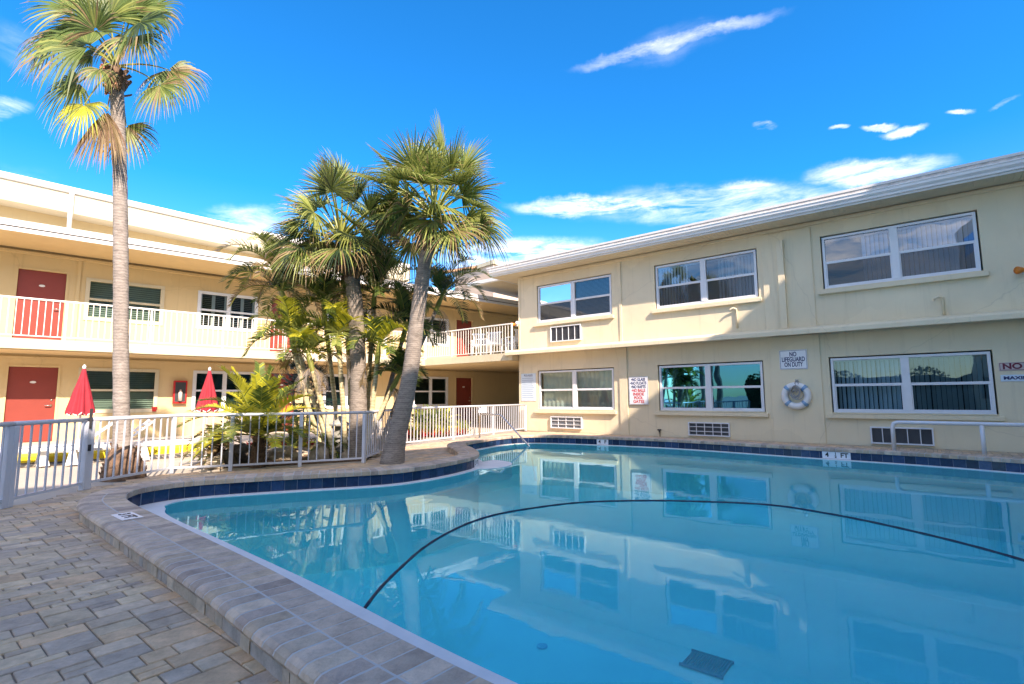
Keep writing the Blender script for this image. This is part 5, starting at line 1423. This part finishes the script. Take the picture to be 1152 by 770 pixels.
# wisps: direction warped a little by noise, then tested against soft ellipses on the sky
sub = N(nt, 'ShaderNodeVectorMath', operation='SUBTRACT'); ln(nt, nz.outputs['Color'], sub.inputs[0]); sub.inputs[1].default_value = (.5, .5, .5)
scl = N(nt, 'ShaderNodeVectorMath', operation='SCALE'); ln(nt, sub.outputs[0], scl.inputs[0]); scl.inputs['Scale'].default_value = .05
add = N(nt, 'ShaderNodeVectorMath', operation='ADD'); ln(nt, nrm_.outputs[0], add.inputs[0]); ln(nt, scl.outputs[0], add.inputs[1])
dirv = add.outputs[0]
def pd(x, y): return _ray(x, y).normalized()
total = None
CL = [((640, 80), (885, 14), 9, .50, .35), ((690, 70), (830, 30), 20, .16, 1.2), ((565, 232), (780, 232), 12, .95, .6), ((640, 236), (1010, 222), 26, .6, 1.0), ((800, 210), (880, 208), 6, .7, .5), ((900, 200), (1080, 186), 16, .85, .6),
      ((480, 290), (690, 282), 20, .95, .6), ((200, 262), (330, 240), 22, .6, .7), ((-40, 125), (35, 120), 12, .6, .8), ((965, 148), (1010, 143), 5, .8, .3), ((985, 156), (1045, 141), 6, .7, .3), ((930, 145), (955, 146), 4, .6, .3), ((845, 142), (875, 144), 6, .5, .3), ((1065, 126), (1100, 124), 4, .7, .3), ((1115, 122), (1155, 104), 4, .35, .4),
      ((-30, 30), (120, 100), 28, .22, 1.0), ((1190, 120), (1300, 90), 16, .4, .8), ((-300, 240), (60, 200), 30, .4, 1)]
# unseen white cloud banks, added behind and above to whiten and lift ambient light
BK_FILL = [(Vector((.25, -.62, .74)), Vector((1, 0, 0)), .80, .55, 1.0), (Vector((.85, -.25, .45)), Vector((.2, 1, 0)), .55, .30, .9), (Vector((-.2, -.85, .30)), Vector((1, 0, 0)), .8, .14, .8)]
for item in CL+BK_FILL:
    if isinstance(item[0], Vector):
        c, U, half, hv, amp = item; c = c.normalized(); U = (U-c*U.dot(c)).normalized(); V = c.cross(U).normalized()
    else:
        (a, b, hw, amp, soft) = item
        A, B = pd(*a), pd(*b); c = (A+B).normalized(); U = (B-A); half = U.length/2; U.normalize(); U = (U-c*U.dot(c)).normalized(); V = c.cross(U).normalized()
        hv = hw/FPX*(_ray((a[0]+b[0])/2, (a[1]+b[1])/2).length**-1)
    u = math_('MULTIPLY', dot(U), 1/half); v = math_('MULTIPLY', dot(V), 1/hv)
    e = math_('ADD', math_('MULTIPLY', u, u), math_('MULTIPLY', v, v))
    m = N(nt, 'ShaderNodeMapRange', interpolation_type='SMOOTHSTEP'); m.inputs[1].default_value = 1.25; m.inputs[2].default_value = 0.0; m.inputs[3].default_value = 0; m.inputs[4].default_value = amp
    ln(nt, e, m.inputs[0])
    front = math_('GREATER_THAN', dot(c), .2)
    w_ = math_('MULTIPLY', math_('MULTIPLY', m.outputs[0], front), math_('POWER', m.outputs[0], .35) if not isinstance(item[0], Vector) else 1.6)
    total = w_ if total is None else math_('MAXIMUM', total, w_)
n2 = N(nt, 'ShaderNodeTexNoise', i_Scale=12.0, i_Detail=12.0, i_Roughness=.68, i_Distortion=.4)
mp = N(nt, 'ShaderNodeMapping'); mp.inputs['Rotation'].default_value = (0, radians(-12), 0); mp.inputs['Scale'].default_value = (.8, 1, 4.0); ln(nt, nrm_.outputs[0], mp.inputs[0]); ln(nt, mp.outputs[0], n2.inputs['Vector'])
r2 = N(nt, 'ShaderNodeMapRange'); r2.inputs[1].default_value = .34; r2.inputs[2].default_value = .70; ln(nt, n2.outputs['Fac'], r2.inputs[0])
fac = math_('MULTIPLY', total, r2.outputs[0])
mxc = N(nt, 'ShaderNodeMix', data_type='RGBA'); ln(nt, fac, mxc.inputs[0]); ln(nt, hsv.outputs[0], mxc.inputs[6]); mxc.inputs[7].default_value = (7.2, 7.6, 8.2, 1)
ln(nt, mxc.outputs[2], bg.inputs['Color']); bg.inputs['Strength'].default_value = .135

cam = bpy.data.cameras.new('camera'); co = bpy.data.objects.new('camera', cam); COL.objects.link(co)
cam.sensor_width = 36; cam.lens = 36*FPX/1152; cam.clip_start = .05; cam.clip_end = 4000
co.matrix_world = Matrix.Translation((0, 0, CAM_H)) @ Matrix.Rotation(radians(90)+PITCH, 4, 'X') @ Matrix.Rotation(ROLL, 4, 'Z')
S.camera = co
S.view_settings.view_transform = 'Standard'; S.view_settings.look = 'None'; S.view_settings.gamma = 1; S.view_settings.exposure = 1.44
S.view_settings.use_white_balance = True; S.view_settings.white_balance_temperature = 7400; S.view_settings.white_balance_tint = 20
S.cycles.max_bounces = 8; S.cycles.diffuse_bounces = 3; S.cycles.glossy_bounces = 4; S.cycles.transmission_bounces = 6; S.cycles.transparent_max_bounces = 12
S.cycles.use_denoising = True; S.cycles.caustics_refractive = True; S.cycles.caustics_reflective = False; S.cycles.sample_clamp_indirect = 8
